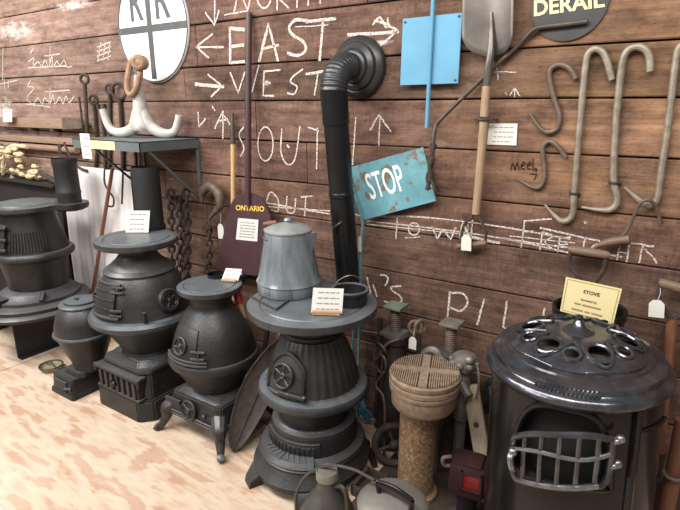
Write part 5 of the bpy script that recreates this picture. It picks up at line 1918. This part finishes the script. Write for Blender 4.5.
# trim round the opening
pts = []
for i in range(41):
    u = -1 + 2 * i / 40
    z = oz0 + (oz1 - oz0) * max(0, 1 - abs(u) ** 3.2) ** (1 / 2.2)
    pts.append(ang_pt(SO, BR + .008, open_c + u * open_h, z))
for i in range(1, 20):
    u = 1 - 2 * i / 20
    pts.append(ang_pt(SO, BR + .010, open_c + u * open_h, oz0))
build('opening_frame', MB().tube(pts, .009, 8, True), 'iron_black', to)
# barred door hung in the opening
gr_ = BR + .030
def gpt(u, z, dr_=0):
    return ang_pt(SO, gr_ + dr_, open_c - .01 + u * open_h, z + .04 * u)
door = bpy.data.objects.new('door', None)
COL.objects.link(door)
door.parent = to
gz0, gz1 = .535, .70
def gtop(u):
    return gz0 + (gz1 - gz0) * (1 - .30 * abs(u) ** 3)
us = [-.86 + 1.72 * i / 24 for i in range(25)]
mb = MB()
ring = [gpt(u, gtop(u)) for u in us] + [gpt(.87, gz0 + .06), gpt(.85, gz0 + .02)] + [gpt(-u * .97, gz0) for u in us[1:-1]] + [gpt(-.87, gz0 + .03), gpt(-.885, gz0 + .08)]
mb.tube(spline(ring, 2, True), .0095, 8, True)
build('grill_frame', mb, 'nickel', door)
mb = MB()
for k_ in range(5):
    u = -.62 + 1.26 * k_ / 4
    mb.tube([gpt(u, gz0), gpt(u, (gz0 + gtop(u)) / 2, .004), gpt(u, gtop(u))], .0075, 8)
build('grill_bars', mb, 'nickel', door)
mb = MB().tube([gpt(-.85 + 1.7 * i / 14, .636 + .010 * math.sin(i / 14 * 6), .006) for i in range(15)], .006, 8)
mb.tube([gpt(-.6 + 1.3 * i / 12, gz0 + .004, .006) for i in range(13)], .007, 8)
build('mid_rail', mb, 'chrome', door)
mb = MB().tube(spline([gpt(-.84, .632, .01), gpt(-.78, .618, .03), gpt(-.74, .59, .03), gpt(-.80, .57, .01)], 5), .009, 8)
mb.ball(gpt(-.8, .632, .014), .013)
build('latch', mb, 'chrome', door)
for z in (.665, .59):
    mb = MB().tube([gpt(.88, z, .0), gpt(.99, z + .004, .004)], .010, 8)
    mb.ball(gpt(1.0, z + .004, .002), .012)
    mb.ball(gpt(.93, z + .002, .006), .008)
    build('hinge', mb, 'chrome', door)
mb = MB()
rn = random.Random(4)
for k_ in range(7):
    a = ang_pt(SO, .15, open_c + rn.uniform(-.6, .6), .545)
    mb.tube([a, a + Vector((rn.uniform(-.08, .08), rn.uniform(-.02, .06), rn.uniform(.0, .04)))], .012, 8)
build('grate_bars', mb, 'iron_grey', to)
# skirt mouldings above the body
skirt = [(.225, .760), (.240, .762), (.251, .767), (.259, .777), (.262, .787), (.258, .797), (.250, .803), (.243, .806), (.239, .811), (.240, .818), (.236, .826), (.226, .831), (.214, .833), (.207, .836), (.204, .841), (.196, .844), (.17, .845)]
build('skirt', MB().lathe(skirt, (*SO, 0), 72), 'nickel', to)
mb = MB()
for i in range(15):
    th = open_c - .30 + .62 * i / 14
    p, n_, ta, u_ = frame_on(SO, [(.247, .80), (.241, .818), (.236, .838)], th, .816)
    mb.tube(spline([p - ta * .007 - u_ * .008, p - ta * .003 + u_ * .008, p + ta * .004 - u_ * .006, p + ta * .008 + u_ * .008], 3), .0035, 6)
build('raised_lettering', mb, 'nickel', to)
# lobed dome with pierced holes and rope-like ribs
def dome_r(t_):
    return .242 * math.sin(t_ * PI / 2 * .96 + .04)
def dome_z(t_):
    return .80 + .098 * (1 - t_ ** 2.6)
NL = 6
def dome_pt(th, t_, lift=0):
    lob = 1 + .028 * math.cos(NL * (th - open_c)) * t_
    r = .188 * (t_ ** .9) * lob
    return Vector((SO[0] + r * math.cos(th), SO[1] + r * math.sin(th), .849 + .040 * (1 - t_ ** 3.6) + lift))
holes = []
for k_ in range(NL):
    th = open_c + PI / NL + k_ * 2 * PI / NL
    holes.append((th, .68, .031))
    holes.append((th + PI / NL, .72, .020))
cen_h = [(dome_pt(a, b_), c_) for a, b_, c_ in holes]
mb = MB()
seg, nt_ = 200, 50
V = []
for j in range(nt_ + 1):
    t_ = .10 + .90 * j / nt_
    V.append([mb.bm.verts.new(dome_pt(2 * PI * k_ / seg, t_)) for k_ in range(seg)])
for j in range(nt_):
    for k_ in range(seg):
        cpt = (V[j][k_].co + V[j + 1][(k_ + 1) % seg].co) / 2
        if any((cpt - h_).length < r_ for h_, r_ in cen_h):
            continue
        mb.face((V[j][k_], V[j][(k_ + 1) % seg], V[j + 1][(k_ + 1) % seg], V[j + 1][k_]))
mb.face(V[0])
rim = [V[-1][k_].co - Vector((0, 0, .014)) for k_ in range(seg)]
rv = [mb.bm.verts.new(p) for p in rim]
for k_ in range(seg):
    mb.face((V[-1][k_], V[-1][(k_ + 1) % seg], rv[(k_ + 1) % seg], rv[k_]))
dome = build('dome_lid', mb, 'nickel', to, smooth=50)
mb = MB()
for (a, b_, c_) in holes:
    p = dome_pt(a, b_)
    e1 = dome_pt(a + .02, b_) - dome_pt(a - .02, b_)
    e2 = dome_pt(a, b_ + .02) - dome_pt(a, b_ - .02)
    n_ = e1.cross(e2).normalized()
    if n_.z < 0:
        n_ = -n_
    mb.torus(p + n_ * .001, c_ + .003, .006, n_, 26, 8)
build('hole_rims', mb, 'nickel', dome)
mb = MB()
Q = []
for k_ in range(160):
    th = 2 * PI * k_ / 160
    t_ = .69 + .25 * math.cos(NL * (th - open_c - PI / NL))
    Q.append(dome_pt(th, min(.97, t_), .003))
mb.tube(Q, .006, 8, True)
build('sinuous_rib', mb, 'nickel', dome)
build('under_plate', MB().lathe([(.165, .840), (.15, .849), (.1, .854), (.02, .857)], (*SO, 0), 48), 'jack', to)
fz = dome_pt(0, .1).z
build('finial', MB().lathe([(.044, fz - .01), (.046, fz), (.036, fz + .008), (.022, fz + .015), (.013, fz + .03), (.008, fz + .036), (.012, fz + .041), (.011, fz + .048), (.004, fz + .052)], (*SO, 0), 32), 'nickel', to)
# flue collar at the back
pf = Vector((SO[0] - .005, SO[1] + .232, 0))
build('flue_collar', MB().lathe([(.108, .74), (.108, .850), (.115, .855), (.115, .880), (.109, .883), (.101, .878), (.099, .76)], (pf.x, pf.y, 0), 44), 'iron_black', to)
build('side_rib', MB().tube([ang_pt(SO, BR + .012, -.72, .2), ang_pt(SO, BR + .004, -.72, .77)], .012, 8), 'iron_black', to)
mb = MB().tube([ang_pt(SO, BR + .005, -.68 + .6 * i / 8, .70 - .002 * i) for i in range(9)], .006, 8)
build('side_seam', mb, 'iron_black', to)
mb = MB().lathe([(.19, .07), (.255, .085), (.262, .10), (.26, .115), (.256, .13), (.254, .165), (.25, .172)], (*SO, 0), 64)
build('base', mb, 'iron_black', to)
mb = MB()
fpts = [ang_pt(SO, .285 + .015 * math.sin(i), -1.05 + .75 * i / 12, .20 + .012 * math.sin(i * .9)) for i in range(13)]
mb.tube(fpts, .012, 8)
build('foot_rail', mb, 'nickel', to)
for a in (-140, -40, 40, 140):
    th = math.radians(a)
    cabriole(ang_pt(SO, .235, th, .10), ang_pt(SO, .275, th, 0), .028, to, 'nickel')

fh = Vector((FW.x, FW.y, 0)).normalized()
to.location.z += .02
to.rotation_euler = Matrix.Rotation(math.radians(2.4), 3, -fh).to_euler()   # the old heater stands slightly out of plumb

# cream card standing in the flue collar
sc = [A(*p, -.325) for p in ((560, 311), (613, 325), (622, 289), (566, 277))]
t = thing('stove_card', sc[0], 'large cream card headed STOVE standing in the collar of the glossy heater', 'card')
nr = Vector((0, -1, 0))
build('paper', MB().sheet(sc, nr, .0015), 'paper_yellow', t, smooth=0)


def sp(u, v_):
    return (sc[0] * (1 - u) + sc[1] * u) * (1 - v_) + (sc[3] * (1 - u) + sc[2] * u) * v_


def st_text(s, u0, u1, v0, v1, b_=.015):
    build('lettering', text_mb(s, sp(u0, v0), sp(u1, v0), sp(u1, v1), sp(u0, v1), (0, -.0005, 0), b_, .0003), 'ink_dark', t, smooth=0)


st_text('STOVE', .36, .66, .66, .76, .03)
st_text('donated by', .34, .64, .43, .51)
mb = MB()
for v_, us in ((.33, ((.24, .36), (.39, .73))), (.16, ((.2, .42), (.45, .55), (.58, .78)))):
    for u0, u1 in us:
        mb.sheet([p + Vector((0, -.0007, 0)) for p in (sp(u0, v_ - .025), sp(u1, v_ - .025), sp(u1, v_ + .025), sp(u0, v_ + .025))], nr, .0003)
build('printed_lines', mb, 'border', t, smooth=0)
mb = MB()
for a, b_ in (((.04, .05), (.96, .05)), ((.96, .05), (.96, .95)), ((.96, .95), (.04, .95)), ((.04, .95), (.04, .05))):
    mb.ribbon([sp(*a) + Vector((0, -.0006, 0)), sp(*b_) + Vector((0, -.0006, 0))], .002)
build('border_line', mb, 'border', t, smooth=0)

# ------------------------------------------------------------------ spades standing behind the heater
def spade(gA, gB, joint, foot, label, grip_mat, y, arms='rust_dark'):
    t = thing('spade', foot, label, 'spade')
    d0 = (gB - gA)
    build('grip', MB().tube([gA - d0 * .10, gA, (gA + gB) / 2, gB, gB + d0 * .10], [.012, .016, .0175, .016, .012], 12), grip_mat, t)
    mb = MB()
    mb.tube(spline([gA, gA + Vector((-.004, 0, -.05)), joint + (gA - joint) * .28 + Vector((-.012, 0, 0)), joint, joint - Vector((0, 0, .04))], 5), .0085, 8)
    mb.tube(spline([gB, gB + Vector((.0, 0, -.05)), joint + (gB - joint) * .28 + Vector((.012, 0, 0)), joint, joint - Vector((0, 0, .04))], 5), .0085, 8)
    build('yoke', mb, arms, t)
    dn = (foot - joint).normalized()
    L = (foot - joint).length
    neck = joint + dn * (L - .30)
    build('handle', MB().tube([joint - dn * .01, neck], .0175, 10), 'wood_red', t)
    sx_ = Vector((1, 0, 0))
    mb = MB()
    rows = []
    for j in range(9):
        v_ = j / 8
        c = neck + dn * (.04 + .255 * v_)
        w = .085 * (1 if v_ < .7 else math.sqrt(max(.02, 1 - ((v_ - .7) / .31) ** 2)))
        rows.append([c + sx_ * w * u + Vector((0, -.02 * (1 - u * u), 0)) for u in (-1, -.6, -.2, .2, .6, 1)])
    mb.quad_grid(rows)
    o = build('blade', mb, 'rust_dark', t, smooth=60)
    m_ = o.modifiers.new('thickness', 'SOLIDIFY'); m_.thickness = .004
    build('socket', MB().tube([neck - dn * .05, neck + dn * .10], [.021, .012], 10), 'rust_dark', t)
    return t


gA, gB = A(572, 249.5, -.05), A(606, 255, -.05)
spade(gA, gB, A(587, 290, -.05), Vector((A(587, 290, -.05).x + .02, -.08, .004)), 'spade with a dark level D-grip behind the cream STOVE card', 'wood_grip', -.05)
gA, gB = A(662, 283, -.05), A(694, 292, -.05)
jn = A(672, 322, -.05)
spade(gA, gB, jn, Vector((jn.x + .06, -.085, .004)), 'spade with a brown D-grip leaning at the right edge', 'wood_grip', -.05)
price_tag(A(657, 300, -.075), (.046, .062), 'white tag tied to the spade at the right edge', .1, None, A(660.5, 288, -.06))
# red-brown post at the right edge
p = Z(690, 560, 0)
px_ = A(672, 430, -.22)
t = thing('rusty_tube', (px_.x, -.22, 0), 'red-brown rusty tube standing at the right edge beside the heater', 'tube')
build('tube', MB().tube([Vector((px_.x + .03, -.20, .0)), Vector((px_.x + .03, -.17, px_.z + .02))], .026, 14), 'wood_red', t)
build('band', MB().torus((px_.x + .03, -.192, A(668, 478, -.22).z), .028, .006, (0, 0, 1), 24, 8), 'steel_plate', t)

# ------------------------------------------------------------------ light
def area(name, loc, target, sx_, sy, energy, col):
    l = bpy.data.lights.new(name, 'AREA')
    l.shape = 'RECTANGLE'
    l.size, l.size_y, l.energy, l.color = sx_, sy, energy, col
    o = bpy.data.objects.new(name, l)
    COL.objects.link(o)
    o.location = loc
    o.rotation_euler = (Vector(target) - Vector(loc)).to_track_quat('-Z', 'Y').to_euler()
    return o


area('overhead_light', (-3.6, -2.1, 3.3), (-3.2, -.3, .5), 2.6, .7, 150, (1, .97, .93))
area('overhead_light', (-.9, -2.3, 3.3), (-.9, -.2, .9), 2.2, .7, 76, (1, .97, .93))
area('overhead_light', (.7, -1.9, 3.3), (-.1, 0, 1.6), 1.6, .6, 38, (1, .97, .93))  # extra light added to brighten the upper right boards
area('overhead_light', (-3.2, -4.4, 3.2), (-2.6, -1.2, 0), 2.6, 1.0, 90, (1, .98, .95))
w = bpy.data.worlds.new('world')
bpy.context.scene.world = w
w.use_nodes = True
w.node_tree.nodes['Background'].inputs[0].default_value = (1, .97, .94, 1)
w.node_tree.nodes['Background'].inputs[1].default_value = .24
sc_ = bpy.context.scene
sc_.view_settings.view_transform = 'Standard'
sc_.view_settings.look = 'None'
sc_.view_settings.exposure = 0.13
